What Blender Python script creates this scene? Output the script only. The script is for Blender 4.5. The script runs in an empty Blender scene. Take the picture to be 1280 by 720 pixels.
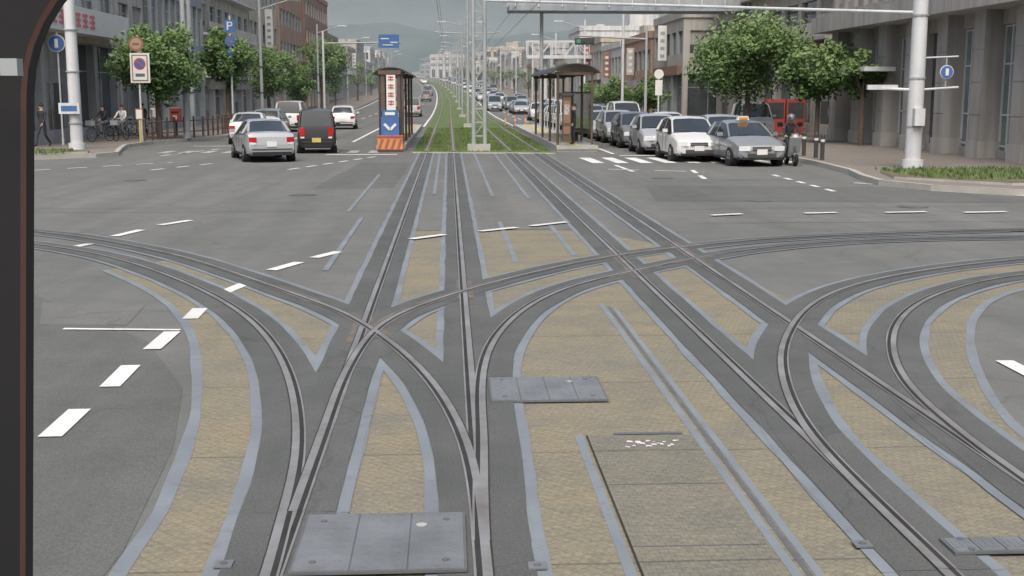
import bpy, math, random
from mathutils import Vector, Euler, Matrix, noise
rnd=random.Random(7)
SC=bpy.context.scene
COL=bpy.context.collection
# ------------------------------------------------------------------ materials
MATS={}
def mat(name,col,rough=.7,var=.15,scale=3.,bump=0.,bscale=40.,metal=0.,spec=.4,col2=None,emis=0,coat=0,stain=0):
    if name in MATS: return MATS[name]
    m=bpy.data.materials.new(name); m.use_nodes=True; nt=m.node_tree
    b=nt.nodes['Principled BSDF']; b.inputs['Roughness'].default_value=rough
    b.inputs['Metallic'].default_value=metal; b.inputs['Specular IOR Level'].default_value=spec
    if coat: b.inputs['Coat Weight'].default_value=coat; b.inputs['Coat Roughness'].default_value=.06
    tc=nt.nodes.new('ShaderNodeTexCoord'); n=nt.nodes.new('ShaderNodeTexNoise')
    n.inputs['Scale'].default_value=scale; n.inputs['Detail'].default_value=5; n.inputs['Roughness'].default_value=.6
    nt.links.new(tc.outputs['Object'],n.inputs['Vector'])
    mx=nt.nodes.new('ShaderNodeMix'); mx.data_type='RGBA'
    c2=col2 or [min(1,c*(1+var)) for c in col]; c1=[c*(1-var) for c in col] if not col2 else col
    mx.inputs[6].default_value=(*c1,1); mx.inputs[7].default_value=(*c2,1)
    rp=nt.nodes.new('ShaderNodeMapRange'); rp.inputs[1].default_value=.3; rp.inputs[2].default_value=.7
    nt.links.new(n.outputs['Fac'],rp.inputs[0]); nt.links.new(rp.outputs[0],mx.inputs[0])
    out=mx.outputs[2]
    if stain: # vertical rain staining for facades
        mp=nt.nodes.new('ShaderNodeMapping'); mp.inputs['Scale'].default_value=(1.6,1.6,.12); nt.links.new(tc.outputs['Object'],mp.inputs[0])
        n3=nt.nodes.new('ShaderNodeTexNoise'); n3.inputs['Scale'].default_value=1.5; n3.inputs['Detail'].default_value=6; nt.links.new(mp.outputs[0],n3.inputs['Vector'])
        r3=nt.nodes.new('ShaderNodeMapRange'); r3.inputs[1].default_value=.4; r3.inputs[2].default_value=.7; r3.inputs[3].default_value=1; r3.inputs[4].default_value=1-stain; nt.links.new(n3.outputs['Fac'],r3.inputs[0])
        sc=nt.nodes.new('ShaderNodeVectorMath'); sc.operation='SCALE'; nt.links.new(out,sc.inputs[0]); nt.links.new(r3.outputs[0],sc.inputs['Scale']); out=sc.outputs[0]
    nt.links.new(out,b.inputs['Base Color'])
    if bump:
        n2=nt.nodes.new('ShaderNodeTexNoise'); n2.inputs['Scale'].default_value=bscale; n2.inputs['Detail'].default_value=4
        nt.links.new(tc.outputs['Object'],n2.inputs['Vector'])
        bp=nt.nodes.new('ShaderNodeBump'); bp.inputs['Strength'].default_value=bump; bp.inputs['Distance'].default_value=.02
        nt.links.new(n2.outputs['Fac'],bp.inputs['Height']); nt.links.new(bp.outputs[0],b.inputs['Normal'])
    MATS[name]=m; return m
def wear_mat(name,col,under,lo=.52,hi=.68,scale=9.,rough=.7):
    """paint / concrete that is abraded through to the surface below"""
    m=bpy.data.materials.new(name); m.use_nodes=True; nt=m.node_tree; N=nt.nodes; K=nt.links
    b=N['Principled BSDF']; b.inputs['Roughness'].default_value=rough; b.inputs['Specular IOR Level'].default_value=.3
    tc=N.new('ShaderNodeTexCoord'); n=N.new('ShaderNodeTexNoise'); n.inputs['Scale'].default_value=scale; n.inputs['Detail'].default_value=9; n.inputs['Roughness'].default_value=.75
    K.new(tc.outputs['Object'],n.inputs['Vector'])
    r=N.new('ShaderNodeMapRange'); r.inputs[1].default_value=lo; r.inputs[2].default_value=hi; K.new(n.outputs['Fac'],r.inputs[0])
    mx=N.new('ShaderNodeMix'); mx.data_type='RGBA'; mx.inputs[6].default_value=(*col,1); mx.inputs[7].default_value=(*under,1); K.new(r.outputs[0],mx.inputs[0])
    n2=N.new('ShaderNodeTexNoise'); n2.inputs['Scale'].default_value=1.3; n2.inputs['Detail'].default_value=5; K.new(tc.outputs['Object'],n2.inputs['Vector'])
    r2=N.new('ShaderNodeMapRange'); r2.inputs[1].default_value=.3; r2.inputs[2].default_value=.7; r2.inputs[3].default_value=.82; r2.inputs[4].default_value=1.08; K.new(n2.outputs['Fac'],r2.inputs[0])
    s=N.new('ShaderNodeVectorMath'); s.operation='SCALE'; K.new(mx.outputs[2],s.inputs[0]); K.new(r2.outputs[0],s.inputs['Scale']); K.new(s.outputs[0],b.inputs['Base Color'])
    MATS[name]=m; return m

def road_mat(name,ca,cb,speck=.25,big=.12,wear=None):
    """asphalt: large tonal patches, aggregate speckle and long tyre-darkened streaks"""
    m=bpy.data.materials.new(name); m.use_nodes=True; nt=m.node_tree; N=nt.nodes; K=nt.links
    b=N['Principled BSDF']; b.inputs['Roughness'].default_value=.85; b.inputs['Specular IOR Level'].default_value=.35
    tc=N.new('ShaderNodeTexCoord')
    def no(s,d=5,r=.6,vec=None):
        n=N.new('ShaderNodeTexNoise'); n.inputs['Scale'].default_value=s; n.inputs['Detail'].default_value=d; n.inputs['Roughness'].default_value=r
        K.new(vec or tc.outputs['Object'],n.inputs['Vector']); return n.outputs['Fac']
    def mr(x,a,bb,c,d):
        r=N.new('ShaderNodeMapRange'); r.inputs[1].default_value=a; r.inputs[2].default_value=bb; r.inputs[3].default_value=c; r.inputs[4].default_value=d
        K.new(x,r.inputs[0]); return r.outputs[0]
    def mul(a,bb):
        q=N.new('ShaderNodeMath'); q.operation='MULTIPLY'; K.new(a,q.inputs[0]); K.new(bb,q.inputs[1]); return q.outputs[0]
    mx=N.new('ShaderNodeMix'); mx.data_type='RGBA'; mx.inputs[6].default_value=(*ca,1); mx.inputs[7].default_value=(*cb,1)
    K.new(mr(no(big),.35,.65,0,1),mx.inputs[0])
    f=mul(mr(no(60,3,.8),.3,.7,1-speck,1+speck),mr(no(1.6,6,.7),.3,.7,.88,1.1))
    mp=N.new('ShaderNodeMapping'); mp.inputs['Scale'].default_value=(1.3,.06,1); K.new(tc.outputs['Object'],mp.inputs[0])
    f=mul(f,mr(no(1.,4,.6,mp.outputs[0]),.3,.7,.85,1.08))
    sc=N.new('ShaderNodeVectorMath'); sc.operation='SCALE'; K.new(mx.outputs[2],sc.inputs[0]); K.new(f,sc.inputs['Scale'])
    v=N.new('ShaderNodeTexVoronoi'); v.feature='DISTANCE_TO_EDGE'; v.inputs['Scale'].default_value=.28
    n4=N.new('ShaderNodeTexNoise'); n4.inputs['Scale'].default_value=1.2; n4.inputs['Detail'].default_value=6; K.new(tc.outputs['Object'],n4.inputs['Vector'])
    ad=N.new('ShaderNodeVectorMath'); ad.operation='MULTIPLY_ADD'; K.new(n4.outputs['Color'],ad.inputs[0]); ad.inputs[1].default_value=(1.2,1.2,0); K.new(tc.outputs['Object'],ad.inputs[2]); K.new(ad.outputs[0],v.inputs['Vector'])
    s2=N.new('ShaderNodeVectorMath'); s2.operation='SCALE'; K.new(sc.outputs[0],s2.inputs[0]); K.new(mr(v.outputs['Distance'],.001,.006,.84,1),s2.inputs['Scale'])
    K.new(s2.outputs[0],b.inputs['Base Color'])
    bp=N.new('ShaderNodeBump'); bp.inputs['Strength'].default_value=.35; bp.inputs['Distance'].default_value=.01
    K.new(no(90,3),bp.inputs['Height']); K.new(bp.outputs[0],b.inputs['Normal'])
    MATS[name]=m; return m

def paving_mat(name,ca,cb,cc,ang=0.,scale=1.,dimple=True):
    """embossed concrete paving panels: block joints + stained colour"""
    m=bpy.data.materials.new(name); m.use_nodes=True; nt=m.node_tree; N=nt.nodes; K=nt.links
    b=N['Principled BSDF']; b.inputs['Roughness'].default_value=.8; b.inputs['Specular IOR Level'].default_value=.3
    tc=N.new('ShaderNodeTexCoord')
    mp=N.new('ShaderNodeMapping'); mp.inputs['Rotation'].default_value=(0,0,ang); mp.inputs['Scale'].default_value=(scale,scale,scale)
    K.new(tc.outputs['Object'],mp.inputs[0])
    br=N.new('ShaderNodeTexBrick'); br.inputs['Scale'].default_value=9.; br.inputs['Mortar Size'].default_value=.03
    br.inputs['Brick Width'].default_value=.5; br.inputs['Row Height'].default_value=.5
    br.inputs['Color1'].default_value=(1,1,1,1); br.inputs['Color2'].default_value=(.91,.91,.91,1); br.inputs['Mortar'].default_value=(.74,.74,.74,1)
    K.new(mp.outputs[0],br.inputs['Vector'])
    def no(s,d=5):
        n=N.new('ShaderNodeTexNoise'); n.inputs['Scale'].default_value=s; n.inputs['Detail'].default_value=d; n.inputs['Roughness'].default_value=.65
        K.new(tc.outputs['Object'],n.inputs['Vector']); return n.outputs['Fac']
    def mr(x,a,bb,c,d):
        r=N.new('ShaderNodeMapRange'); r.inputs[1].default_value=a; r.inputs[2].default_value=bb; r.inputs[3].default_value=c; r.inputs[4].default_value=d
        K.new(x,r.inputs[0]); return r.outputs[0]
    m1=N.new('ShaderNodeMix'); m1.data_type='RGBA'; m1.inputs[6].default_value=(*ca,1); m1.inputs[7].default_value=(*cb,1); K.new(mr(no(.55),.38,.62,0,1),m1.inputs[0])
    m2=N.new('ShaderNodeMix'); m2.data_type='RGBA'; m2.inputs[7].default_value=(*cc,1); K.new(m1.outputs[2],m2.inputs[6]); K.new(mr(no(1.6,8),.45,.72,0,.85),m2.inputs[0])
    m3=N.new('ShaderNodeMix'); m3.data_type='RGBA'; m3.blend_type='MULTIPLY'; m3.inputs[0].default_value=1
    K.new(m2.outputs[2],m3.inputs[6]); K.new(br.outputs['Color'],m3.inputs[7])
    sc=N.new('ShaderNodeVectorMath'); sc.operation='SCALE'; K.new(m3.outputs[2],sc.inputs[0]); K.new(mr(no(45,3),.3,.7,.82,1.16),sc.inputs['Scale'])
    sx=N.new('ShaderNodeSeparateXYZ'); K.new(tc.outputs['Object'],sx.inputs[0])
    md=N.new('ShaderNodeMath'); md.operation='PINGPONG'; md.inputs[1].default_value=.95; K.new(sx.outputs['Y'],md.inputs[0])
    s2=N.new('ShaderNodeVectorMath'); s2.operation='SCALE'; K.new(sc.outputs[0],s2.inputs[0]); K.new(mr(md.outputs[0],.006,.016,.65,1),s2.inputs['Scale'])
    K.new(s2.outputs[0],b.inputs['Base Color'])
    wv=N.new('ShaderNodeTexVoronoi'); wv.inputs['Scale'].default_value=16; K.new(mp.outputs[0],wv.inputs['Vector'])
    bp=N.new('ShaderNodeBump'); bp.inputs['Strength'].default_value=.6; bp.inputs['Distance'].default_value=.014
    K.new(wv.outputs['Distance'],bp.inputs['Height']); K.new(bp.outputs[0],b.inputs['Normal'])
    MATS[name]=m; return m

road_mat('asphalt',(.142,.148,.142),(.168,.173,.165))
road_mat('track_asphalt',(.092,.099,.097),(.115,.121,.117),speck=.3,big=.6)
road_mat('asphalt_patch',(.155,.16,.153),(.172,.176,.168))
road_mat('asphalt_dark',(.118,.124,.120),(.133,.138,.132),speck=.34)
paving_mat('tan_paving',(.270,.238,.162),(.236,.222,.172),(.185,.183,.155),ang=.785)
paving_mat('grey_checker_paving',(.222,.210,.165),(.20,.194,.16),(.165,.163,.14),scale=1.1)
paving_mat('pavement_blocks',(.26,.232,.20),(.24,.215,.195),(.195,.183,.165))
wear_mat('edge_concrete',(.212,.240,.268),(.15,.157,.155),.55,.74,6.)
wear_mat('steel_rail',(.38,.38,.38),(.22,.195,.17),.42,.70,1.2,.40)
MATS['steel_rail'].node_tree.nodes['Principled BSDF'].inputs['Metallic'].default_value=.4
wear_mat('rusty_casting',(.19,.165,.145),(.12,.105,.095),.4,.6,5.,.7)
mat('groove',(.032,.032,.031),.9,.3)
wear_mat('white_paint',(.72,.73,.71),(.18,.18,.17),.58,.72,14.)
wear_mat('worn_paint',(.46,.47,.45),(.17,.17,.16),.46,.62,9.)
mat('cast_plate',(.195,.21,.225),.6,.18,3,.25,80,metal=.2)
mat('cast_plate_dark',(.12,.13,.14),.6,.2,3)
mat('kerb_stone',(.40,.39,.36),.8,.15,2,.2)
mat('grass',(.085,.135,.045),.95,.3,.35,.8,25,col2=(.135,.18,.07))
mat('grass_blade',(.095,.15,.045),.8,.3,.35,col2=(.15,.20,.075))
mat('soil',(.14,.125,.085),.95,.3,2,.5)
mat('white_steel',(.60,.62,.64),.45,.08,1.5,stain=.2)
mat('grey_steel',(.36,.39,.40),.45,.12,1.5,stain=.2)
mat('dark_steel',(.06,.06,.063),.5,.2)
mat('brown_steel',(.12,.085,.066),.5,.2)
mat('concrete',(.38,.38,.36),.85,.14,1.2,.2)
mat('glass_dark',(.075,.085,.09),.08,.35,.6,spec=.8)
mat('glass_car',(.035,.041,.045),.05,.3,.9,spec=.8)
mat('glass_green',(.18,.225,.215),.08,.3,.5,spec=.8)
mat('rubber',(.022,.022,.022),.85,.2)
mat('chrome',(.55,.56,.58),.25,.1,metal=.8)
mat('tail_red',(.42,.02,.02),.2,.1)
mat('lamp_clear',(.70,.72,.72),.15,.05,spec=.8)
mat('amber',(.75,.30,.04),.3,.1)
mat('orange',(.66,.24,.09),.5,.1)
mat('sign_red',(.42,.09,.08),.5,.1)
mat('sign_pink',(.56,.16,.19),.5,.1)
mat('sign_blue',(.06,.14,.34),.5,.1)
mat('sign_violet',(.15,.15,.34),.5,.1)
mat('sign_brown',(.26,.14,.10),.5,.1)
mat('sign_white',(.68,.68,.66),.5,.06)
mat('sign_green',(.06,.25,.16),.5,.1)
mat('yellow',(.56,.45,.15),.5,.1)
mat('bark',(.12,.095,.075),.95,.3,6,.6,20)
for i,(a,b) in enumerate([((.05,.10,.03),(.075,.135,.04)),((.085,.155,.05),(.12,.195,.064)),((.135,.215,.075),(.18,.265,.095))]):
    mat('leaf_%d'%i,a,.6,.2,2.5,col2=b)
mat('skin',(.52,.34,.25),.6,.06); mat('hair',(.02,.016,.014),.6,.2)
for n,c in dict(cloth_dark=(.035,.037,.045),cloth_navy=(.035,.05,.10),cloth_white=(.62,.62,.6),cloth_grey=(.18,.18,.19),cloth_beige=(.38,.32,.24),shoe=(.03,.025,.02)).items(): mat(n,c,.85,.15,8)
for n,c in dict(paint_silver=(.40,.42,.44),paint_white=(.68,.69,.68),paint_black=(.024,.024,.027),paint_grey=(.26,.28,.295),paint_lightblue=(.36,.42,.46),paint_gunmetal=(.18,.195,.21),paint_beige=(.48,.44,.36),paint_red=(.35,.03,.03),paint_bluegreen=(.24,.32,.35)).items():
    mat(n,c,.32,.04,1,metal=.15,coat=.6)
mat('cab_shade_black',(.012,.012,.013),.6,.2); mat('cab_brown',(.075,.035,.03),.5,.15)  # black of the rubber seal, plus cab interior shade put into the colour
mat('hill_forest',(.030,.060,.055),1,.25,.02,col2=(.075,.115,.085))

# ------------------------------------------------------------------ mesh builder
class MB:
    def __init__(s): s.v=[];s.f=[];s.m=[]
    def poly(s,pts,m):
        k=len(s.v); s.v+= [tuple(p) for p in pts]; s.f.append(tuple(range(k,k+len(pts)))); s.m.append(m)
    def box(s,c,d,m,rz=0,rx=0,ry=0,taper=1.):
        R=Euler((rx,ry,rz)).to_matrix(); k=len(s.v)
        for z in(-.5,.5):
            t=taper if z>0 else 1
            for x,y in((-.5,-.5),(.5,-.5),(.5,.5),(-.5,.5)):
                s.v.append(tuple(R@Vector((x*d[0]*t,y*d[1]*t,z*d[2]))+Vector(c)))
        for f in((0,3,2,1),(4,5,6,7),(0,1,5,4),(1,2,6,5),(2,3,7,6),(3,0,4,7)):
            s.f.append(tuple(k+i for i in f)); s.m.append(m)
    def cyl(s,a,b,r0,m,r1=None,n=10,caps=True):
        a=Vector(a);b=Vector(b);r1=r0 if r1 is None else r1
        d=(b-a).normalized(); u=d.orthogonal().normalized(); w=d.cross(u); k=len(s.v)
        for p,r in((a,r0),(b,r1)):
            for i in range(n):
                t=2*math.pi*i/n; s.v.append(tuple(p+u*(r*math.cos(t))+w*(r*math.sin(t))))
        for i in range(n):
            j=(i+1)%n; s.f.append((k+i,k+j,k+n+j,k+n+i)); s.m.append(m)
        if caps:
            s.f.append(tuple(k+i for i in reversed(range(n)))); s.m.append(m); s.f.append(tuple(k+n+i for i in range(n))); s.m.append(m)
    def tube(s,pts,r,m,n=8):
        for a,b in zip(pts,pts[1:]): s.cyl(a,b,r,m,n=n)
    def sphere(s,c,r,m,nu=10,nv=7,sc=(1,1,1),z0=-1,z1=1):
        k=len(s.v)
        for j in range(nv+1):
            ph=math.asin(z0)+(math.asin(z1)-math.asin(z0))*j/nv
            for i in range(nu):
                t=2*math.pi*i/nu
                s.v.append((c[0]+r*sc[0]*math.cos(ph)*math.cos(t),c[1]+r*sc[1]*math.cos(ph)*math.sin(t),c[2]+r*sc[2]*math.sin(ph)))
        for j in range(nv):
            for i in range(nu):
                i2=(i+1)%nu; s.f.append((k+j*nu+i,k+j*nu+i2,k+(j+1)*nu+i2,k+(j+1)*nu+i)); s.m.append(m)
    def torus(s,c,axis,R,r,m,N=20,n=6):
        ax=Vector(axis).normalized(); u=ax.orthogonal().normalized(); w=ax.cross(u); k=len(s.v); c=Vector(c)
        for i in range(N):
            t=2*math.pi*i/N; d=u*math.cos(t)+w*math.sin(t)
            for j in range(n):
                q=2*math.pi*j/n; s.v.append(tuple(c+d*(R+r*math.cos(q))+ax*(r*math.sin(q))))
        for i in range(N):
            for j in range(n):
                s.f.append((k+i*n+j,k+((i+1)%N)*n+j,k+((i+1)%N)*n+(j+1)%n,k+i*n+(j+1)%n)); s.m.append(m)
    def mesh(s,name,smooth=None):
        me=bpy.data.meshes.new(name); me.from_pydata(s.v,[],s.f)
        ks=list(dict.fromkeys(s.m))
        for k in ks: me.materials.append(MATS[k])
        ix={k:i for i,k in enumerate(ks)}
        me.polygons.foreach_set('material_index',[ix[k] for k in s.m])
        if smooth is not None:
            me.polygons.foreach_set('use_smooth',[True]*len(s.f)); me.set_sharp_from_angle(angle=math.radians(smooth))
        me.update(); return me
    def obj(s,name,loc=(0,0,0),rz=0,smooth=None,parent=None):
        o=bpy.data.objects.new(name,s.mesh(name,smooth)); o.location=loc; o.rotation_euler=(0,0,rz); COL.objects.link(o)
        if parent: o.parent=parent
        return o
    def split(s,name,loc=(0,0,0),rz=0,names=None,smooth=None):
        e=bpy.data.objects.new(name,None); e.location=loc; e.rotation_euler=(0,0,rz); COL.objects.link(e)
        for k in dict.fromkeys(s.m):
            q=MB(); mp={}
            for f,m in zip(s.f,s.m):
                if m!=k: continue
                nf=[]
                for i in f:
                    if i not in mp: mp[i]=len(q.v); q.v.append(s.v[i])
                    nf.append(mp[i])
                q.f.append(tuple(nf)); q.m.append(k)
            q.obj((names or {}).get(k,k),parent=e,smooth=smooth)
        return e
def inst(name,me,loc,rz=0):
    o=bpy.data.objects.new(name,me); o.location=loc; o.rotation_euler=(0,0,rz); COL.objects.link(o); return o

# ------------------------------------------------------------------ terrain profile
def zt(y):
    if y<110: return 0.
    if y<170: return .02*(y-110)**2/120.
    if y<650: return .6+.02*(y-170)
    return .6+.02*480
def cx(y): return -9*((max(y,150)-150)/350)**2
ROWS=[-60,-20,0,10,20,30,40,50,60,80,100,110]+list(range(115,200,5))+list(range(200,650,10))+[650,700,900,1300,2000,3500,6000]
def rows(a,b): return sorted(set([a,b]+[y for y in ROWS if a<y<b]))
mb=MB(); XS=[-4000,-1500,-500,-200,-80,-30,0,30,80,200,500,1500,4000]
for y in ROWS:
    for x in XS: mb.v.append((x,y,zt(y)))
n=len(XS)
for j in range(len(ROWS)-1):
    for i in range(n-1): mb.f.append((j*n+i,j*n+i+1,(j+1)*n+i+1,(j+1)*n+i)); mb.m.append('asphalt')
mb.obj('ground')
def strip(mb,x0,x1,ya,yb,dz,m,side=0,curb=None):
    rs=rows(ya,yb)
    for a,b in zip(rs,rs[1:]):
        mb.poly([(x0+cx(a),a,zt(a)+dz),(x1+cx(a),a,zt(a)+dz),(x1+cx(b),b,zt(b)+dz),(x0+cx(b),b,zt(b)+dz)],m)
        if side:
            for x,flip in((x0,0),(x1,1)):
                mb.poly([(x+cx(a),a,zt(a)),(x+cx(b),b,zt(b)),(x+cx(b),b,zt(b)+dz),(x+cx(a),a,zt(a)+dz)],curb or m)
def prism(mb,pts,z,m,side=None,z0=0):
    mb.poly([(x,y,z) for x,y in pts],m)
    for (a,b),(c,d) in zip(pts,pts[1:]+pts[:1]): mb.poly([(a,b,z0),(c,d,z0),(c,d,z),(a,b,z)],side or m)

# ------------------------------------------------------------------ splines / ribbons
def cr(P,step=.25):
    P=[Vector(p) for p in P]; P=[P[0]*2-P[1]]+P+[P[-1]*2-P[-2]]; out=[]
    for i in range(1,len(P)-2):
        a,b,c,d=P[i-1:i+3]; n=max(2,int((c-b).length/step))
        for k in range(n):
            t=k/n; out.append(.5*((2*b)+(c-a)*t+(2*a-5*b+4*c-d)*t*t+(3*b-a-3*c+d)*t**3))
    out.append(P[-2]); 
    for _ in range(6):
        out=[out[0]]+[(out[i-1]+out[i]*2+out[i+1])/4 for i in range(1,len(out)-1)]+[out[-1]]
    return out
def ribbon(mb,C,o0,o1,z,m,jit=0.,seed=0):
    n=len(C); L=[];R_=[]
    for i,p in enumerate(C):
        t=(C[min(n-1,i+1)]-C[max(0,i-1)]).normalized(); nn=Vector((t.y,-t.x))
        j0=j1=0
        if jit:
            j0=jit*noise.noise(Vector((p.x*1.3,p.y*1.3,seed))); j1=jit*noise.noise(Vector((p.x*1.3,p.y*1.3,seed+9)))
        L.append(p+nn*(o0+j0)); R_.append(p+nn*(o1+j1))
    for i in range(n-1):
        mb.poly([(*L[i],z),(*R_[i],z),(*R_[i+1],z),(*L[i+1],z)],m)
RL=[(-.895,1.5),(-.895,4),(-.91,5.64),(-.95,6.42),(-.98,7.28),(-1.08,8.18),(-1.26,9.33),(-1.6,10.84),(-2.11,12.43),(-2.85,14.08),(-3.8,15.78),(-4.83,17.3),(-5.68,18.23),(-6.51,18.95),(-9,20.7),(-13,22.9),(-20,25.2),(-40,29)]
RI=[(.172,4.6),(.172,5.6),(.165,6.37),(.15,7.22),(.08,8.12),(-.09,9.27),(-.38,10.54),(-.79,11.85),(-1.14,12.75),(-1.8,13.92),(-2.72,15.51),(-3.98,17.51),(-5.69,19.52),(-7.11,20.72),(-9.6,22.2),(-13.4,24.2),(-20,26.3),(-40,30.1)]
RA=[(.172,6),(.19,7),(.22,7.73),(.24,9.25),(.31,10.4),(.46,11.46),(.8,12.84),(1.37,14.21),(2.14,15.26),(3.21,16.47),(4.39,17.61),(5.73,18.41),(7.17,18.85),(9.39,19.06),(16,19.2),(40,19.2)]
RB=[(-.895,6.5),(-.9,8.38),(-.9,9.86),(-.76,11.85),(-.38,13.05),(.16,14.1),(.86,15.2),(1.74,16.39),(2.66,17.34),(3.79,18.21),(5.11,18.96),(7.19,19.63),(9.88,20.08),(16,20.3),(40,20.3)]
RC=[(40,17.6),(16,17.5),(10.5,17.2),(8.13,16.46),(6.21,15.4),(4.82,14.15),(3.93,12.83),(3.34,11.51),(2.91,10.27),(2.59,8.88),(2.45,7.81),(2.42,6.8),(2.417,5.5)]
RD=[(40,16.5),(16,16.4),(10.5,16.1),(7.41,14.99),(6.18,14.08),(5.26,13.01),(4.48,11.66),(3.93,10.22),(3.65,9.08),(3.52,7.75),(3.485,6.6),(3.484,5)]
rails=[('st',[(-.895,-8),(-.895,47.6)],1),('st',[(.172,-8),(.172,47.6)],-1),('st',[(2.417,-8),(2.417,47.6)],1),('st',[(3.484,-8),(3.484,47.6)],-1),
 ('c',RL,1),('c',RI,-1),('c',RA,-1),('c',RB,1),('c',RC,-1),('c',RD,1)]
FROGS=[(-.85,11.9),(.172,14.1),(2.417,17.1),(3.484,17.95),(2.417,15.6),(3.484,16.75),(-.45,13.0),(-1.9,14.0)]
mE=MB();mA=MB();mS=MB()
for i,(k,P,sd) in enumerate(rails):
    if k=='st':
        a,b=[Vector(p) for p in P]; C=[a+(b-a)*t/160 for t in range(161)]; Cn=C
    else:
        C=cr(P); Cn=[p for p in C if abs(p.x)<9.5]
    dz=i*.0004
    ribbon(mE,Cn,-.315,.315,.009+dz,'edge_concrete',.022,i*3)
    ribbon(mA,C,-.240,.240,.015+dz,'track_asphalt',.016,i*3+1)
    ribbon(mS,C,-.025,.025,.0225+dz,'steel_rail')
    ribbon(mS,C,.025*sd,.055*sd,.0215+dz,'groove')
    ribbon(mS,C,.055*sd,.068*sd,.0222+dz,'steel_rail')
    ribbon(mS,C,-.025*sd,-.033*sd,.0217+dz,'groove')
    for q,f in enumerate(FROGS):  # rusty cast crossings
        seg=[p for p in C if (p-Vector(f)).length<.85]
        if len(seg)>2 and min((p-Vector(f)).length for p in seg)<.25: ribbon(mS,seg,-.095,.095,.0192+dz*.5+q*.00005,'rusty_casting')
# ------------------------------------------------------------------ tan paving
pAl=[(-1.62,2),(-1.64,5.68),(-1.65,6.59),(-1.76,7.84),(-2.01,9.37),(-2.42,11.23),(-2.85,12.65),(-3.53,14.23),(-4.62,16.11)]
is1=[(8.6,14.9),(6.82,13.9),(6.07,13.07),(5.43,12.04),(4.62,10.18),(4.17,8.8),(3.95,7.82),(3.86,6),(3.84,2)]
mb=MB()
mb.poly([(*p,.004) for p in pAl+[(-3.9,17.2),(-2.6,15.4),(-1.7,13.7),(-1.0,12.6),(-1.05,15.6),(-1.1,20.5),(2.2,20.5),(2.9,19.2),(3.75,17.3),(3.78,14.3),(3.9,13.3),(4.9,14.5),(6.3,15.7),(8.4,16.7)]+is1],'tan_paving')
mb.poly([(-1.1,20.6,.004),(-1.1,26,.004),(2.2,26,.004),(2.2,20.6,.004)],'asphalt_patch')
mb.obj('track_paving')
ribbon(mE,cr(pAl),-.045,.045,.0065,'edge_concrete',.02,41); ribbon(mE,cr(is1),-.045,.045,.0066,'edge_concrete',.02,42)
for x,a,b in[(-2.02,24,35),(-1.66,15.9,22.8),(.92,16.6,21.9),(.98,27.5,47),(1.8,17.2,21.5),(1.76,26.8,47),(-.36,28,47)]:
    mE.poly([(x-.04,a,.0085),(x+.04,a,.0085),(x+.03,b,.0085),(x-.05,b,.0085)],'edge_concrete')
for x,a,b,w,m in[(1.685,2,13.2,.045,'edge_concrete'),(1.75,2,13.0,.026,'cast_plate_dark'),(1.80,2,12.9,.04,'edge_concrete'),(.875,2,8.0,.05,'edge_concrete')]:
    mE.poly([(x-w/2*1.2,a,.007),(x+w/2*1.2,a,.007),(x+w/2*1.2,b,.007),(x-w/2*1.2,b,.007)],m)
mE.obj('track_edging'); mA.obj('track_bed'); mS.obj('tram_rails')
mb=MB()
mb.poly([(.935,2,.0085),(1.645,2,.0085),(1.645,7.96,.0085),(.935,7.96,.0085)],'grey_checker_paving')
for a in(4.0,5.9,6.9): mb.poly([(.94,a,.0105),(1.64,a,.0105),(1.64,a+.012,.0105),(.94,a+.012,.0105)],'cast_plate_dark')
mb.poly([(.922,2,.0105),(.935,2,.0105),(.935,7.96,.0105),(.922,7.96,.0105)],'groove')
mb.poly([(1.12,7.97,.0105),(1.6,7.97,.0105),(1.6,8.02,.0105),(1.12,8.02,.0105)],'cast_plate_dark')
r2=random.Random(4)
for i in range(16):
    x0=1.16+i*.022+r2.uniform(-.01,.01); yy=7.68+r2.uniform(-.02,.12); w=r2.uniform(.02,.05); h=r2.uniform(.02,.07)
    mb.poly([(x0,yy,.0107+i*.0001),(x0+w,yy+r2.uniform(-.02,.02),.0107+i*.0001),(x0+w*.9,yy+h*.5,.0107+i*.0001),(x0+w*.2,yy+h*.6,.0107+i*.0001)],'white_paint')
mb.obj('inspection_cover')
def plate(name,x0,x1,y0,y1,nx,z=.019):
    m=MB(); m.box(((x0+x1)/2,(y0+y1)/2,z+.004),(x1-x0,y1-y0,.014),'cast_plate_dark')
    w=(x1-x0-.02)/nx
    for i in range(nx):
        m.box((x0+.01+w*(i+.5),(y0+y1)/2,z+.009),(w-.008,y1-y0-.03,.012),'cast_plate')
        for k in range(9):
            yy=y0+.05+(y1-y0-.1)*k/8
            for q in range(3): m.box((x0+.01+w*(i+.5)+(q-1)*w*.27,yy,z+.0155),(w*.16,.010,.003),'cast_plate')
    for sx in(.12,.88):
        for sy in(.15,.85): m.cyl((x0+(x1-x0)*sx,y0+(y1-y0)*sy,z+.014),(x0+(x1-x0)*sx,y0+(y1-y0)*sy,z+.020),.018,'cast_plate_dark',n=10)
    m.cyl(((x0+x1)/2+.2,(y0+y1)/2+.25*(y1-y0),z+.016),((x0+x1)/2+.2,(y0+y1)/2+.25*(y1-y0),z+.0195),.03,'worn_paint',n=14)
    m.obj(name)
plate('point_machine_cover',-.80,.07,5.58,6.40,3,.026)
plate('point_machine_cover',.30,1.20,8.85,9.62,4,.019)
plate('drain_grate',2.55,3.38,5.68,5.88,6,.024)
for x,y in((-1.14,5.75),(.42,5.65),(2.13,5.85)):
    m=MB(); m.box((x,y,.022),(.09,.09,.008),'cast_plate'); m.cyl((x,y,.025),(x,y,.03),.02,'cast_plate_dark'); m.obj('junction_box_lid')
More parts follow.
